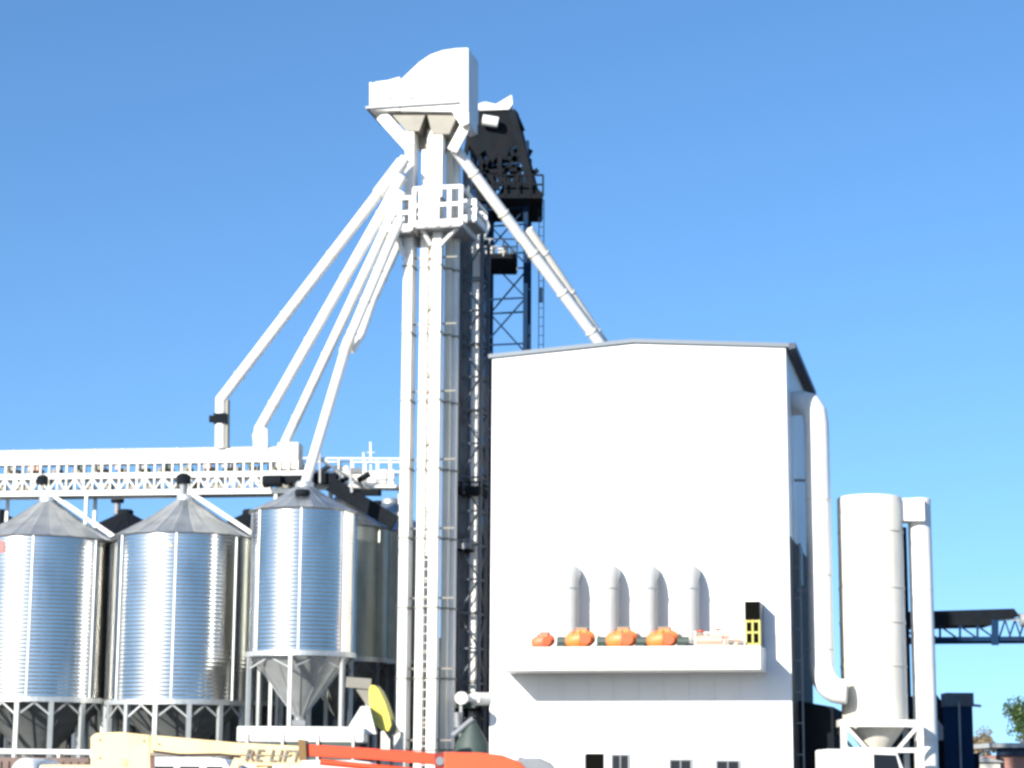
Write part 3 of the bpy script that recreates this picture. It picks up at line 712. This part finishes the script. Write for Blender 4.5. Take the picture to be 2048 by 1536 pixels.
q = MB(); q.beam(P(766, 540, 69.6), P(716, 640, 69.6), .12, .22); q.build('support_strut', 'grey', t)
t = spout('short parallel spout tucked between the long spouts and the elevator legs', [P(802, 476, 69.3), P(745, 600, 69.2), P(722, 668, 69.1), P(702, 700, 68.8)], .15)
t = spout('long spout slanting right from the elevator head to the building roof', [P(911, 298, 69.2), P(1205, 694, 72.6)], .19, nfl=5)
t = spout('shorter thick spout lying beside the long right-hand spout', [P(1055, 460, 71.0), P(1211, 696, 73.0)], .21, 'cream', nfl=3)

# ------------------------------------------------------------------ duct, tank and pipe on the right of the building
DY = 69.7
t = thing('dust_duct', 'thick white vertical duct down the shaded side of the building, elbow at its foot', 'duct', V(P(1640, 1400, DY).x, DY, 0))
X0 = P(1638, 1100, DY).x; z_t = P(1633, 778, DY).z; z_b = P(1640, 1340, DY).z
pts = [V(X0-.75, DY+.9, z_t-.36), V(X0-.45, DY+.5, z_t-.38), V(X0-.2, DY+.2, z_t-.5), V(X0-.05, DY+.05, z_t-.8), V(X0, DY, z_t-1.2), V(X0, DY, z_b+.1)]
pts += [V(X0+.55-.55*math.cos(R(a)), DY-.3*math.sin(R(a)), z_b+.1-.8*math.sin(R(a))) for a in (15, 30, 45, 60, 75, 90)] + [V(X0+.75, DY-.35, z_b-.71)]
q = MB(); q.tube(pts, .41, 28); q.build('duct_pipe', 'white', t)
for y in (1000, 1150, 1298):
    z = P(1640, y, DY).z; q = MB(); q.tube([V(X0, DY, z-.025), V(X0, DY, z+.025)], .43, 28); q.build('duct_band', 'cream', t)
for y in (960, 1180):
    z = P(1640, y, DY).z; q = MB(); q.box(V(X0-.45, DY+.1, z), (.6, .08, .08)); q.build('wall_bracket', 'grey', t)

TKY = 70.5
t = thing('cyclone_tank', 'tall cream cylindrical filter tank on a braced white frame', 'tank', V(P(1748, 1500, TKY).x, TKY, 0))
cx = P(1745, 1250, TKY).x; c = V(cx, TKY, 0); TR = 64*TKY/F*1.01
zt = P(1736, 990, TKY-TR).z; zb_ = P(1750, 1438, TKY-TR).z
q = MB(); q.lathe(c, [(TR, zb_), (TR, zt), (TR*.96, zt+.05), (.001, zt+.14)], 64); tk = q.build('shell', 'cream', t)
q = MB()
for y in (1058, 1172, 1242, 1330): z = P(1740, y, TKY-TR).z; q.lathe(c, [(TR, z-.02), (TR+.022, z-.02), (TR+.022, z+.02), (TR, z+.02)], 64, False, False)
q.build('shell_seam', 'cream', tk)
q = MB(); q.lathe(c, [(.42, P(1750, 1500, TKY).z), (TR*.98, zb_-.12)], 48, True, True); q.build('lower_cone', 'cream', t)
q = MB(); a = R(35); e = V(math.cos(a), math.sin(a), 0); sd = V(-e.y, e.x, 0)
for k in (-.2, .2): q.beam(c+e*(TR+.16)+sd*k+V(0, 0, zb_), c+e*(TR+.16)+sd*k+V(0, 0, zt), .04)
z = zb_+.2
while z < zt: q.beam(c+e*(TR+.16)-sd*.2+V(0, 0, z), c+e*(TR+.16)+sd*.2+V(0, 0, z), .03); z += .32
z = zb_+.6
while z < zt-.3: q.box(c+e*(TR+.09)+V(0, 0, z), (.2, .1, .04), yaw(math.degrees(a))); z += 1.1
q.build('ladder', 'midsteel', t)
q = MB(); q.tube([c+V(TR+.12, .75, zb_+.2), c+V(TR+.12, .75, zt-.85)], .16, 14); q.build('gap_shade_pipe', 'bluesteel', t)  # dark pipe added to fill the gap, its colour stands for shade
fzt = zb_-.02; FB = TR+.16
q = MB()
for y in (-1, 1): q.box(c+V(0, y*FB, fzt-.12), (2*FB+.24, .2, .22))
for x in (-1, 1): q.box(c+V(x*FB, 0, fzt-.12), (.2, 2*FB-.21, .218))
zl = P(1750, 1500, TKY-FB).z
for y in (-1, 1): q.box(c+V(0, y*FB, zl), (2*FB-.2, .1, .14))
q.build('frame_beam', 'white', t)
for x in (-1, 1):
    for y in (-1, 1):
        q = MB(); q.box(c+V(x*FB, y*FB, (fzt-.235)/2), (.18, .18, fzt-.235)); q.build('leg', 'white', t)
for y in (-1, 1):
    for x in (-1, 1): q = MB(); q.beam(c+V(x*(FB-.1), y*FB, fzt-.24), c+V(x*FB*.42, y*FB, zl+.05), .10); q.build('brace', 'white', t)

t = thing('exhaust_pipe', 'slim white vertical pipe joined to the tank top by a square box duct', 'pipe', V(P(1850, 1500, 70.8).x, 70.8, 0))
px_ = P(1845, 1250, 70.8); zt2 = P(1845, 1000, 70.8).z
q = MB(); q.tube([V(px_.x, 70.8, 0), V(px_.x, 70.8, zt2)], .385, 28); q.build('stack_pipe', 'white', t)
q = MB(); q.lathe(V(px_.x, 70.8, zt2), [(.39, -.05), (.39, .03), (.001, .08)], 28); q.build('cap', 'cream', t)
zA_ = P(1830, 1046, 70.8).z; q = MB(); q.box(V((px_.x+cx+TR)/2-.10, 70.55, (zt2-.03+zA_)/2), (px_.x-cx-TR+.3, .8, zt2-.03-zA_), None); q.build('box_duct', 'white', t)
for y in (1480, 1330, 1180):
    z = P(1850, y, 70.8).z; q = MB(); q.tube([V(px_.x, 70.8, z-.03), V(px_.x, 70.8, z+.03)], .39, 28); q.build('pipe_band', 'cream', t)

# ------------------------------------------------------------------ far right background
BY = 108.0
t = thing('conveyor_bridge', 'dark blue roofed conveyor bridge high up at the right edge', 'conveyor', V(P(1990, 1500, BY).x, BY, 0))
q = MB(); q.prism([P(x, y, BY) for x, y in ((1795, 1224), (2028, 1217), (2040, 1232), (1990, 1238), (1985, 1250), (1795, 1254))], V(0, 2.2, 0)); q.build('roof', 'dark', t)
for yo, nm in ((0, 'bottom_chord'), (2.1, 'bottom_chord')):
    q = MB(); q.beam(P(1795, 1279, BY)+V(0, yo, 0), P(2110, 1277, BY)+V(0, yo, 0), .22); q.build(nm, 'bluesteel', t)
q = MB()
for k, x in enumerate((1800, 1840, 1880, 1920, 1955)):
    q.beam(P(x, 1252, BY), P(x, 1279, BY), .12); q.beam(P(x, 1252, BY), P(x+38, 1279, BY), .08)
q.beam(P(1990, 1240, BY), P(1990, 1290, BY), .36)
for x in (2010, 2030, 2050, 2075): q.beam(P(x, 1240, BY+.3), P(x-12, 1277, BY+.3), .08); q.beam(P(x, 1240, BY+.3), P(x+12, 1277, BY+.3), .08)
q.build('truss_web', 'bluesteel', t)
q = MB(); q.beam(P(1995, 1240, BY+.3), P(2110, 1236, BY+.3), .12); q.tube([P(2040, 1240, BY), P(2110, 1238, BY)], .35, 12); q.build('belt_cover', 'legs', t)
for x in (1806, 2080):
    q = MB()
    for yo in (0, 2.1): p = P(x, 1279, BY); q.beam(V(p.x, BY+yo, 0), V(p.x, BY+yo, p.z-.12), .3)
    q.build('support_leg', 'bluesteel', t)

t = thing('loading_tower', 'dark blue square loading tower with small side arm behind the pipe', 'tower', V(P(1920, 1500, 98).x, 98, 0))
q = MB(); a = P(1895, 1388, 98); c = P(1944, 1388, 98); q.box(V((a.x+c.x)/2, 98.6, a.z/2), (c.x-a.x, 1.2, a.z)); q.build('tower_body', 'bluesteel', t)
q = MB(); q.box(V((a.x+c.x)/2, 98.6, a.z-.25), (c.x-a.x+.12, 1.35, .62)); q.build('top_cover', 'midsteel', t)
q = MB(); q.beam(P(1940, 1410, 98), P(1962, 1412, 98), .12); q.build('side_arm', 'grey', t)
q = MB(); q.beam(P(1918, 1405, 97.9), V(P(1918, 1405, 97.9).x, 97.9, .1), .1); q.build('corner_rib', 'grey', t)
t = thing('sloped_hopper_shed', 'dark brown shed with a steep sloping roof behind the slim white pipe', 'shed', V(P(1885, 1500, 101).x, 101, 0))
q = MB(); q.prism([P(x, y, 101) for x, y in ((1800, 1400), (1868, 1382), (1902, 1428), (1902, 1520), (1800, 1520))], V(0, 3, 0)); q.prism([V(P(1800, 1520, 101).x, 101.1, 0), V(P(1960, 1520, 101).x, 101.1, 0), V(P(1960, 1520, 101).x, 101.1, P(1960, 1506, 101).z), V(P(1800, 1520, 101).x, 101.1, P(1960, 1506, 101).z)], V(0, 3.2, 0)); q.build('wall', 'dark', t)
q = MB(); q.prism([P(x, y, 99.5) for x, y in ((1866, 1442), (1876, 1440), (1903, 1474), (1902, 1480), (1866, 1480))], V(0, .8, 0)); q.build('canopy', 'slate', t)

t = thing('brick_shed', 'low red brick building with pale flat roof at the right edge', 'building', V(P(2040, 1500, 120).x, 120, 0))
a = P(1998, 1510, 120); c = P(2140, 1510, 120)
q = MB(); q.box(V((a.x+c.x)/2, 123, a.z/2), (c.x-a.x, 6, a.z)); q.build('wall', 'brickwall', t)
q = MB(); z = P(2020, 1490, 120).z; q.prism([V(a.x-.5, 119.3, z-.15), V(c.x+.5, 119.3, z-.15), V(c.x+.5, 119.3, z+.1), V(a.x-.5, 119.3, z+.1)], V(0, 7.2, 0)); q.build('roof', 'slate', t)
q = MB(); q.box(V((a.x+c.x)/2, 119.9, (a.z+z)/2-.08), (c.x-a.x+.3, .25, z-a.z-.1)); q.build('eave_band', 'navy', t)
q = MB(); q.box(V(a.x-.15, 119.6, a.z/2), (.18, .18, a.z)); q.build('downpipe', 'dark', t)
t = thing('storage_shed', 'pale low shed roof in front of the dry bushes', 'shed', V(P(1975, 1520, 112).x, 112, 0))
a = P(1958, 1524, 112); c = P(2000, 1524, 112)
q = MB(); q.box(V((a.x+c.x)/2, 113.2, a.z/2), (c.x-a.x, 2.4, a.z)); q.build('wall', 'cream', t)
q = MB(); q.prism([V(a.x-.2, 111.8, a.z), V(c.x+.2, 111.8, a.z), V((a.x+c.x)/2-.3, 111.8, P(1975, 1513, 112).z)], V(0, 2.8, 0)); q.build('roof', 'slate', t)

def tree(label, x, y, h, cr, m, n=1500, base=.3, group=None, leaf=.22, squash=1.0):
    t = thing('tree' if h > 3 else 'bush', label, 'tree' if h > 3 else 'bush', (x, y, 0), group)
    q = MB(); q.tube([V(x, y, 0), V(x+.1, y, h*.3), V(x, y+.1, h*.6), V(x+.05, y, h*.85)], [h*.035, h*.028, h*.018, h*.006], 10)
    for k in range(7):
        a = k*2.4; z = h*(base+.07*k); rr = cr*.6*(1-.08*k)
        q.tube([V(x, y, z), V(x+math.cos(a)*rr*.5, y+math.sin(a)*rr*.5, z+h*.08), V(x+math.cos(a)*rr, y+math.sin(a)*rr, z+h*.18)], [h*.014, h*.01, h*.004], 6)
    q.build('trunk', 'bark', t)
    q = MB(); clumps = []
    for k in range(26):
        a = random.random()*6.28; u = random.random()**.5
        z = h*(base+.08) + (h*(1-base-.12))*random.random()
        f = math.sin(math.pi*min(1, max(.12, (z/h-base)/(1-base)*.8+.15)))
        clumps.append((V(x+math.cos(a)*cr*u*f, y+math.sin(a)*cr*u*f, z), cr*(.22+.22*random.random())))
    for i in range(n):
        c, rr = random.choice(clumps)
        d = Vector((random.gauss(0, 1), random.gauss(0, 1), random.gauss(0, .8)))
        p = c + d.normalized()*rr*random.random()**.4
        nrm = Vector((random.gauss(0, 1), random.gauss(0, 1), random.gauss(0, 1)+.6)).normalized()
        ax = nrm.orthogonal().normalized(); ay = nrm.cross(ax); s_ = leaf*(.6+.8*random.random())
        b0 = len(q.v); q.v += [p-ax*s_*.5, p+ay*s_*.3, p+ax*s_*.5, p-ay*s_*.3]; q.face([b0, b0+1, b0+2, b0+3])
    q.build('crown', m, t); return t
def treepx(label, px, Y, ytop, cr, m, **k):
    p = P(px, 1500, Y); tree(label, p.x, Y, P(px, ytop, Y).z, cr, m, **k)
treepx('round dark green tree at the right edge above the brick roof', 2050, 150, 1406, 2.5, 'leaf', n=6500, base=.1, leaf=.24)
treepx('dry brown tree between the loading tower and the green tree', 1978, 145, 1456, 1.5, 'drybush', n=3400, base=.05, leaf=.2)
treepx('low brown bushy tree just right of the loading tower', 1955, 142, 1474, 1.1, 'drybush', n=2000, base=.02, leaf=.18)
# distant tree line, countable soft masses low at the horizon
TL = 'dark trees in the shade behind the silos'
pos = [(-14.2, 96), (-11.4, 97), (-8.8, 96), (-6.3, 97), (-3.8, 96), (-1.2, 97)]
labs = ['dark tree behind the silo legs at the far left edge', 'dark tree behind the gap between the two large silos', 'dark tree behind the legs of the second large silo',
        'dark tree behind the open hopper cone', 'dark tree behind the yellow chute', 'dark tree behind the green hopper beside the building']
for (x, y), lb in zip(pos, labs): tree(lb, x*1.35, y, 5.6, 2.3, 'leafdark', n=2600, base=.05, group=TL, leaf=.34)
t = thing('dark_backdrop_shed', 'long dark shed shape added as a backdrop behind the silo legs', 'shed', (-12, 92, 0))  # invented shed, its dark colour stands for the darkness behind the legs
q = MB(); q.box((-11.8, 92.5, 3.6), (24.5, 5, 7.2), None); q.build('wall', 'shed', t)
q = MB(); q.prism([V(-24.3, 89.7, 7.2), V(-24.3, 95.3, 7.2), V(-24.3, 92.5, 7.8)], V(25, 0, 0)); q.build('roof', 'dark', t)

# ------------------------------------------------------------------ yard machinery at the foot of the silos
t = thing('tank_trailer', 'pale flat-topped trailer parked under the front silo hopper', 'trailer', V(P(620, 1540, 61).x, 61, 0))
a = P(474, 1455, 61); c = P(728, 1462, 61); zt = P(600, 1453, 61).z
q = MB(); q.box(V((a.x+c.x)/2, 61.9, zt-.22), (c.x-a.x, 1.8, .44)); q.build('bed', 'white', t, bevel=.05)
q = MB(); q.box(V((a.x+c.x)/2, 61.9, zt-1.05), (c.x-a.x-.5, 1.7, 1.2)); q.build('side_panel', 'teal', t)
q = MB()
for k in range(4): q.box(V(a.x+.3+k*(c.x-a.x-.6)/3, 60.97, zt-.75), (.06, .05, 1.1))
q.build('stake', 'cream', t)
for k in range(4):
    q = MB(); x = a.x+.6+(k//2)*(c.x-a.x-1.2); yy = 61.2+(k % 2)*1.4; q.tube([V(x, yy-.12, .5), V(x, yy+.12, .5)], .5, 24); wh = q.build('wheel', 'rubber', t)
    q = MB(); q.tube([V(x, yy-.13, .5), V(x, yy+.13, .5)], .26, 16); q.build('rim', 'grey', wh)
t = thing('yellow_chute', 'bright yellow slanting conveyor chute under the silo behind the elevator legs', 'chute', V(P(760, 1540, 62.5).x, 62.5, 0))
q = MB(); q.prism([P(x, y, 62.3) for x, y in ((738, 1378), (742, 1370), (750, 1371), (758, 1380), (770, 1405), (779, 1432), (782, 1450), (777, 1462), (765, 1462), (752, 1452), (743, 1430), (738, 1402))], V(.1, .5, 0)); q.build('chute_body', 'chute', t)
q = MB(); q.beam(P(724, 1372, 62.6), P(790, 1470, 62.6), .14, .4); q.beam(P(692, 1364, 62.5), P(742, 1368, 62.5), .1, .3); q.build('frame', 'flange', t)
q = MB(); q.beam(P(735, 1378, 62.6), V(P(735, 1378, 62.6).x, 62.8, 0), .1); q.beam(P(784, 1465, 62.6), V(P(784, 1465, 62.6).x, 62.8, 0), .1); q.build('leg', 'grey', t)
t = thing('white_hopper', 'small white pyramid hopper left of the yellow chute', 'hopper', V(P(728, 1540, 62).x, 62, 0))
q = MB(); q.prism([P(x, y, 61.8) for x, y in ((722, 1413), (738, 1413), (752, 1468), (690, 1468), (704, 1442))], V(0, .7, 0)); q.build('hopper_body', 'white', t)
q = MB()
for x in (698, 748): p = P(x, 1470, 61.9); q.beam(p, V(p.x, 61.9, 0), .08); q.beam(p+V(0, .5, 0), V(p.x, 62.4, 0), .08)
q.build('leg', 'grey', t)
t = thing('cabin_pallet', 'pale green equipment cabinet standing left of the slim elevator leg', 'cabinet', V(P(780, 1530, 64).x, 64, 0))
q = MB(); a = P(762, 1462, 64); c = P(806, 1462, 64); q.box(V((a.x+c.x)/2, 64.4, a.z/2), (c.x-a.x, .8, a.z)); q.build('cabinet_body', 'cream', t, bevel=.03)
q = MB(); q.box(V((a.x+c.x)/2, 63.985, a.z/2+.4), (.03, .03, a.z*.6)); q.build('door_seam', 'grey', t)
t = thing('white_pipe', 'short white horizontal pipe with round end joining the building wall', 'pipe', P(920, 1396, 69.2))
q = MB(); q.tube([P(922, 1396, 68.7), P(922, 1396, 69.0)]+[P(926, 1396, 69.6)], .2, 20); q.tube([P(932, 1396, 69.6), P(952, 1397, 69.8)], .12, 16); q.tube([P(950, 1398, 69.8), P(985, 1398, 70.4)], .21, 20); q.build('pipe_body', 'white', t)
q = MB(); p = P(922, 1405, 69.3); q.beam(p, V(p.x, p.y, 0), .09); q.build('support_post', 'grey', t)
t = thing('green_hopper', 'grey-green cone-shaped hopper beside the building corner', 'hopper', V(P(942, 1540, 67).x, 67, 0))
q = MB(); c = V(P(944, 1500, 67).x, 67, 0); q.lathe(c, [(.52, 0), (.52, P(944, 1488, 67).z), (.10, P(944, 1440, 67).z)], 28); q.build('hopper_body', 'teal', t)
q = MB(); q.tube([P(905, 1472, 66.8), P(946, 1438, 66.9)], .10, 12); q.tube([P(915, 1425, 67), P(916, 1455, 67)], .13, 12); q.build('feed_pipe', 'grey', t)
t = thing('dark_pump_frame', 'dark tangle of pipe frame standing between the elevator leg and building', 'machine', V(P(925, 1540, 70.9).x, 70.9, 0))
q = MB(); a = P(900, 1420, 70.9); c = P(966, 1420, 70.9)
for x in (a.x, (a.x+c.x)/2, c.x-.1): q.beam(V(x, 70.9, 0), V(x, 70.9, a.z+.35), .08)
for zz in (.6, 1.4, 2.4, a.z): q.beam(V(a.x, 70.9, zz), V(c.x-.1, 70.9, zz), .07)
q.build('frame', 'dark', t)
q = MB(); q.box(V((a.x+c.x)/2, 71.2, 1.9), (.8, .4, 1.6)); q.build('panel', 'dark', t)

# left edge: white pipe rail, round white tank end, sand-coloured crate
t = thing('pipe_rail', 'white pipe guard rail running under the large silos at the left edge', 'railing', V(P(90, 1540, 58).x, 58, 0))
q = MB(); q.tube([P(-70, 1502, 58.6), P(190, 1505, 57.8)], .075, 12); q.build('top_rail', 'white', t)
q = MB(); q.tube([P(-70, 1552, 58.6), P(190, 1554, 57.8)], .05, 12); q.build('mid_rail', 'white', t)
for x in (-60, 28, 118, 184):
    q = MB(); p = P(x, 1506, 58.2-(x+60)/250*.4); q.tube([V(p.x, p.y, 0), p], .05, 10); q.build('post', 'white', t)
t = thing('white_drum_tank', 'white tank with domed round end at the bottom left', 'tank', V(P(50, 1540, 48).x, 48, 0))
q = MB(); p = P(51, 1545, 48); q.tube([p+V(0, -.12, 0), p+V(0, 0, 0), p+V(0, 2.4, 0), p+V(0, 2.5, 0)], [.2, .32, .32, .2], 24); q.build('tank_shell', 'white', t)
q = MB()
for e in (.3, 1.9): q.box(V(p.x, 48+e, (p.z-.28)/2), (.5, .12, p.z-.28))
q.build('saddle', 'grey', t)
t = thing('brown_container', 'brown weathered container behind the domed white tank', 'container', V(P(60, 1540, 55).x, 55, 0))
q = MB(); a = P(-40, 1514, 55); c = P(176, 1514, 55); q.box(V((a.x+c.x)/2, 56, a.z/2), (c.x-a.x, 1.8, a.z)); 
for k in range(14): q.box(V(a.x+.1+k*(c.x-a.x-.2)/13, 55.08, a.z/2), (.07, .05, a.z-.2))
q.build('container_body', mat('brown_paint', (.16, .11, .09), .7, var=.3), t)
t = thing('sand_box_truck', 'sand-coloured low box body left of the cream boom', 'truck', V(P(150, 1545, 40).x, 40, 0))
a = P(78, 1529, 40); c = P(190, 1524, 40)
q = MB(); q.box(V((a.x+c.x)/2, 40.9, (a.z+.6)/2), (c.x-a.x, 1.8, a.z-.6)); q.build('box_body', 'yellow', t, bevel=.05)
for k in range(4):
    q = MB(); x = a.x+.25+(k//2)*(c.x-a.x-.5); yy = 40.2+(k % 2)*1.4; q.tube([V(x, yy-.1, .33), V(x, yy+.1, .33)], .33, 20); q.build('wheel', 'rubber', t)

# ------------------------------------------------------------------ boom lift in the foreground
HY = 30.0
t = thing('boom_lift', 'cream and orange boom lift lying level across the bottom of the photo', 'boom lift', V(P(420, 1540, HY).x, HY, 0))
def HP(x, y, Y=HY): return P(x, y, Y)
q = MB(); q.prism([HP(x, y) for x, y in ((181, 1474), (192, 1466), (240, 1464), (300, 1470), (302, 1580), (181, 1580))], V(0, .42, 0)); bh = q.build('boom_head', 'yellow', t, bevel=.02)
q = MB(); q.tube([HP(248, 1524, HY-.02), HP(248, 1524, HY+.44)], .05, 20); q.build('pivot_pin', 'yellow', bh)
q = MB(); q.prism([HP(x, y) for x, y in ((301, 1470), (470, 1485), (596, 1492), (604, 1497), (604, 1513), (520, 1510), (301, 1508))], V(0, .32, 0)); bm = q.build('main_boom', 'yellow', t, bevel=.012)
q = MB(); q.prism([HP(x, y, HY-.01) for x, y in ((301, 1505), (480, 1510), (480, 1515), (301, 1511))], V(0, .3, 0)); q.build('lower_lip', 'flange', bm)
q = MB(); q.prism([HP(x, y, HY-.03) for x, y in ((596, 1478), (611, 1480), (613, 1520), (598, 1520))], V(0, .4, 0)); q.build('collar', mat('rust_brown', (.18, .10, .03), .6), t)
q = MB(); q.prism([HP(x, y, HY+.03) for x, y in ((611, 1488), (750, 1497), (872, 1506), (872, 1530), (750, 1520), (611, 1512))], V(0, .26, 0)); q.build('fly_boom', 'redorange', t, bevel=.012)
q = MB(); q.prism([HP(x, y, HY+.0) for x, y in ((868, 1508), (888, 1504), (890, 1560), (872, 1560))], V(0, .34, 0)); q.build('knuckle', mat('dark_red', (.22, .015, .01), .5), t)
q = MB(); q.prism([HP(x, y, HY-.02) for x, y in ((888, 1504), (960, 1505), (1005, 1510), (1040, 1524), (1062, 1550), (888, 1570))], V(0, .4, 0)); q.build('jib', 'orange', t, bevel=.02)
q = MB(); q.prism([HP(x, y, HY+.02) for x, y in ((1028, 1521), (1050, 1516), (1080, 1516), (1102, 1526), (1118, 1545), (1050, 1560))], V(0, .3, 0)); q.build('platform_mount', 'grey', t, bevel=.02)
q = MB(); q.prism([HP(x, y, HY-.0) for x, y in ((470, 1512), (486, 1512), (465, 1560), (449, 1560))], V(0, .1, 0)); q.prism([HP(x, y, HY-.0) for x, y in ((582, 1508), (600, 1512), (560, 1560), (544, 1560))], V(0, .1, 0)); q.build('lift_link', 'yellow', t)
q = MB(); q.tube([HP(640, 1524, HY+.1), HP(860, 1545, HY+.1)], .045, 12); q.build('hydraulic_cylinder', 'redorange', t)
q = MB(); q.tube([HP(305, 1502, HY-.03), HP(360, 1509, HY-.03), HP(440, 1508, HY-.03), HP(478, 1513, HY-.03)], .012, 8); q.build('hose', 'rubber', bm)
for x, y in ((200, 1480), (200, 1516), (288, 1482), (318, 1488)):
    q = MB(); q.tube([HP(x, y, HY-.012), HP(x, y, HY+.01)], .018, 10); q.build('bolt', 'flange', t)
q = MB(); q.tube([HP(880, 1522, HY-.03), HP(880, 1522, HY+.3)], .06, 16); q.build('joint_pin', 'grey', t)
# lettering on the boom's side
cu = bpy.data.curves.new('boom_lettering', 'FONT'); cu.body = 'RE LIFT'; cu.size = .30; cu.extrude = .004; cu.shear = .25; cu.space_character = 1.15; cu.offset = .006
tx = bpy.data.objects.new('boom_lettering', cu); C.objects.link(tx)
bpy.context.view_layer.update()
me = bpy.data.meshes.new_from_object(tx.evaluated_get(bpy.context.evaluated_depsgraph_get())); bpy.data.objects.remove(tx)
p = HP(487, 1521, HY-.035); d = (HP(600, 1526, HY-.035)-p).normalized()
ob = bpy.data.objects.new('lettering', me); C.objects.link(ob); me.materials.clear(); me.materials.append(M['flange'])
ob.parent = bm; rot = Matrix((d, V(0, 0, 1), V(0, -1, 0))).transposed().to_4x4()
xs = [v.co.x for v in me.vertices]; wantw = (HP(602, 1521)-HP(487, 1521)).length; sx = wantw/(max(xs)-min(xs))
ob.matrix_local = Matrix.Translation(p-t.location) @ rot @ Matrix.Diagonal((sx, .78, 1, 1))
q = MB(); q.prism([HP(x, y, HY+.001) for x, y in ((480, 1513), (604, 1513), (604, 1532), (480, 1530))], V(0, .02, 0)); q.build('name_plate', 'yellow', t)
# chassis, turret and wheels (below the frame)
bx_ = HP(420, 1540)
q = MB(); q.box(V(bx_.x, HY+.2, .85), (2.6, 1.9, .5)); q.build('chassis', 'grey', t, bevel=.05)
q = MB(); q.box(V(bx_.x-.2, HY+.2, 1.3), (1.9, 1.7, .38)); q.build('turret', 'orange', t, bevel=.08)
q = MB()
for x in (240, 525): pz = HP(x, 1560); q.beam(V(pz.x, HY+.18, 1.45), V(pz.x, HY+.18, pz.z+.2), .16, .25)
q.build('riser_post', 'yellow', t)
for k in range(4):
    q = MB(); x = bx_.x-1.1+(k//2)*2.2; yy = HY-.7+(k % 2)*1.8; q.tube([V(x, yy-.16, .5), V(x, yy+.16, .5)], .5, 28); wh = q.build('wheel', 'rubber', t)
    q = MB(); q.tube([V(x, yy-.17, .5), V(x, yy+.17, .5)], .26, 18); q.build('rim', 'cream', wh)

# parked vehicles whose roofs show behind the boom
def van(label, px, Y, ytop, wm, paint, roofslope=.25, group='vehicles parked in the yard'):
    p = P(px, ytop, Y); x0 = p.x-wm/2; x1 = p.x+wm/2; zt = p.z
    t = thing('parked_van', label, 'van', V(p.x, Y, 0), group)
    q = MB(); q.prism([V(x0, Y, .35), V(x1, Y, .35), V(x1+.0, Y, 1.0), V(x1-.55, Y, 1.15), V(x1-1.15, Y, zt-.04), V(x1-1.5, Y, zt), V(x0+.12, Y, zt), V(x0, Y, zt-.15)], V(0, 1.85, 0)); q.build('body', paint, t, bevel=.06)
    q = MB()
    n = 3
    for k in range(n):
        a = x0+.3+k*(wm-1.9)/n; q.box(V(a+(wm-1.9)/n/2, Y-.005, zt-.42), ((wm-1.9)/n-.12, .03, .48))
    q.build('window', 'glass', t)
    q = MB(); q.prism([V(x1-1.52, Y-.02, zt-.18), V(x1-1.22, Y-.02, zt-.18), V(x1-.72, Y-.02, zt-.66), V(x1-1.52, Y-.02, zt-.66)], V(0, .03, 0)); q.build('front_window', 'glass', t)
    for k in range(4):
        q = MB(); x = x0+.75+(k//2)*(wm-1.5); yy = Y+.12+(k % 2)*1.6; q.tube([V(x, yy-.12, .34), V(x, yy+.12, .34)], .34, 24); wh = q.build('wheel', 'rubber', t)
        q = MB(); q.tube([V(x, yy-.13, .34), V(x, yy+.13, .34)], .19, 16); q.build('rim', 'legs', wh)
van('white van half hidden under the cream boom', 395, 42, 1514, 3.4, 'white')
van('white van seen below the orange boom', 640, 44, 1520, 4.4, 'white')
# white truck below the tank frame
t = thing('white_truck', 'white truck with dark windscreen parked in front of the tank frame', 'truck', V(P(1735, 1545, 62).x, 62, 0))
a = P(1652, 1498, 62); c = P(1738, 1498, 62)
q = MB(); q.box(V((a.x+c.x)/2, 63.1, (a.z+.5)/2), (c.x-a.x, 2.2, a.z-.5)); q.build('box_body', 'white', t, bevel=.05)
c2 = P(1812, 1503, 62); q = MB(); q.prism([V(c.x+.03, 62, .5), V(c2.x+.05, 62, .5), V(c2.x+.02, 62, c2.z-.75), V(c2.x-.25, 62, c2.z-.02), V(c.x+.03, 62, c2.z+.05)], V(0, 2.1, 0)); cb = q.build('cab', 'white', t, bevel=.05)
a3 = P(1733, 1508, 62); q = MB(); q.prism([V(c.x+.12, 61.97, c2.z-.95), V(c2.x-.08, 61.97, c2.z-.95), V(c2.x-.3, 61.97, c2.z-.10), V(c.x+.12, 61.97, c2.z-.08)], V(0, .05, 0)); q.build('side_window', 'glass', cb)
for k in range(4):
    q = MB(); x = a.x+.5+(k//2)*(c2.x-a.x-1.0); yy = 62.15+(k % 2)*1.8; q.tube([V(x, yy-.13, .42), V(x, yy+.13, .42)], .42, 24); q.build('wheel', 'rubber', t)
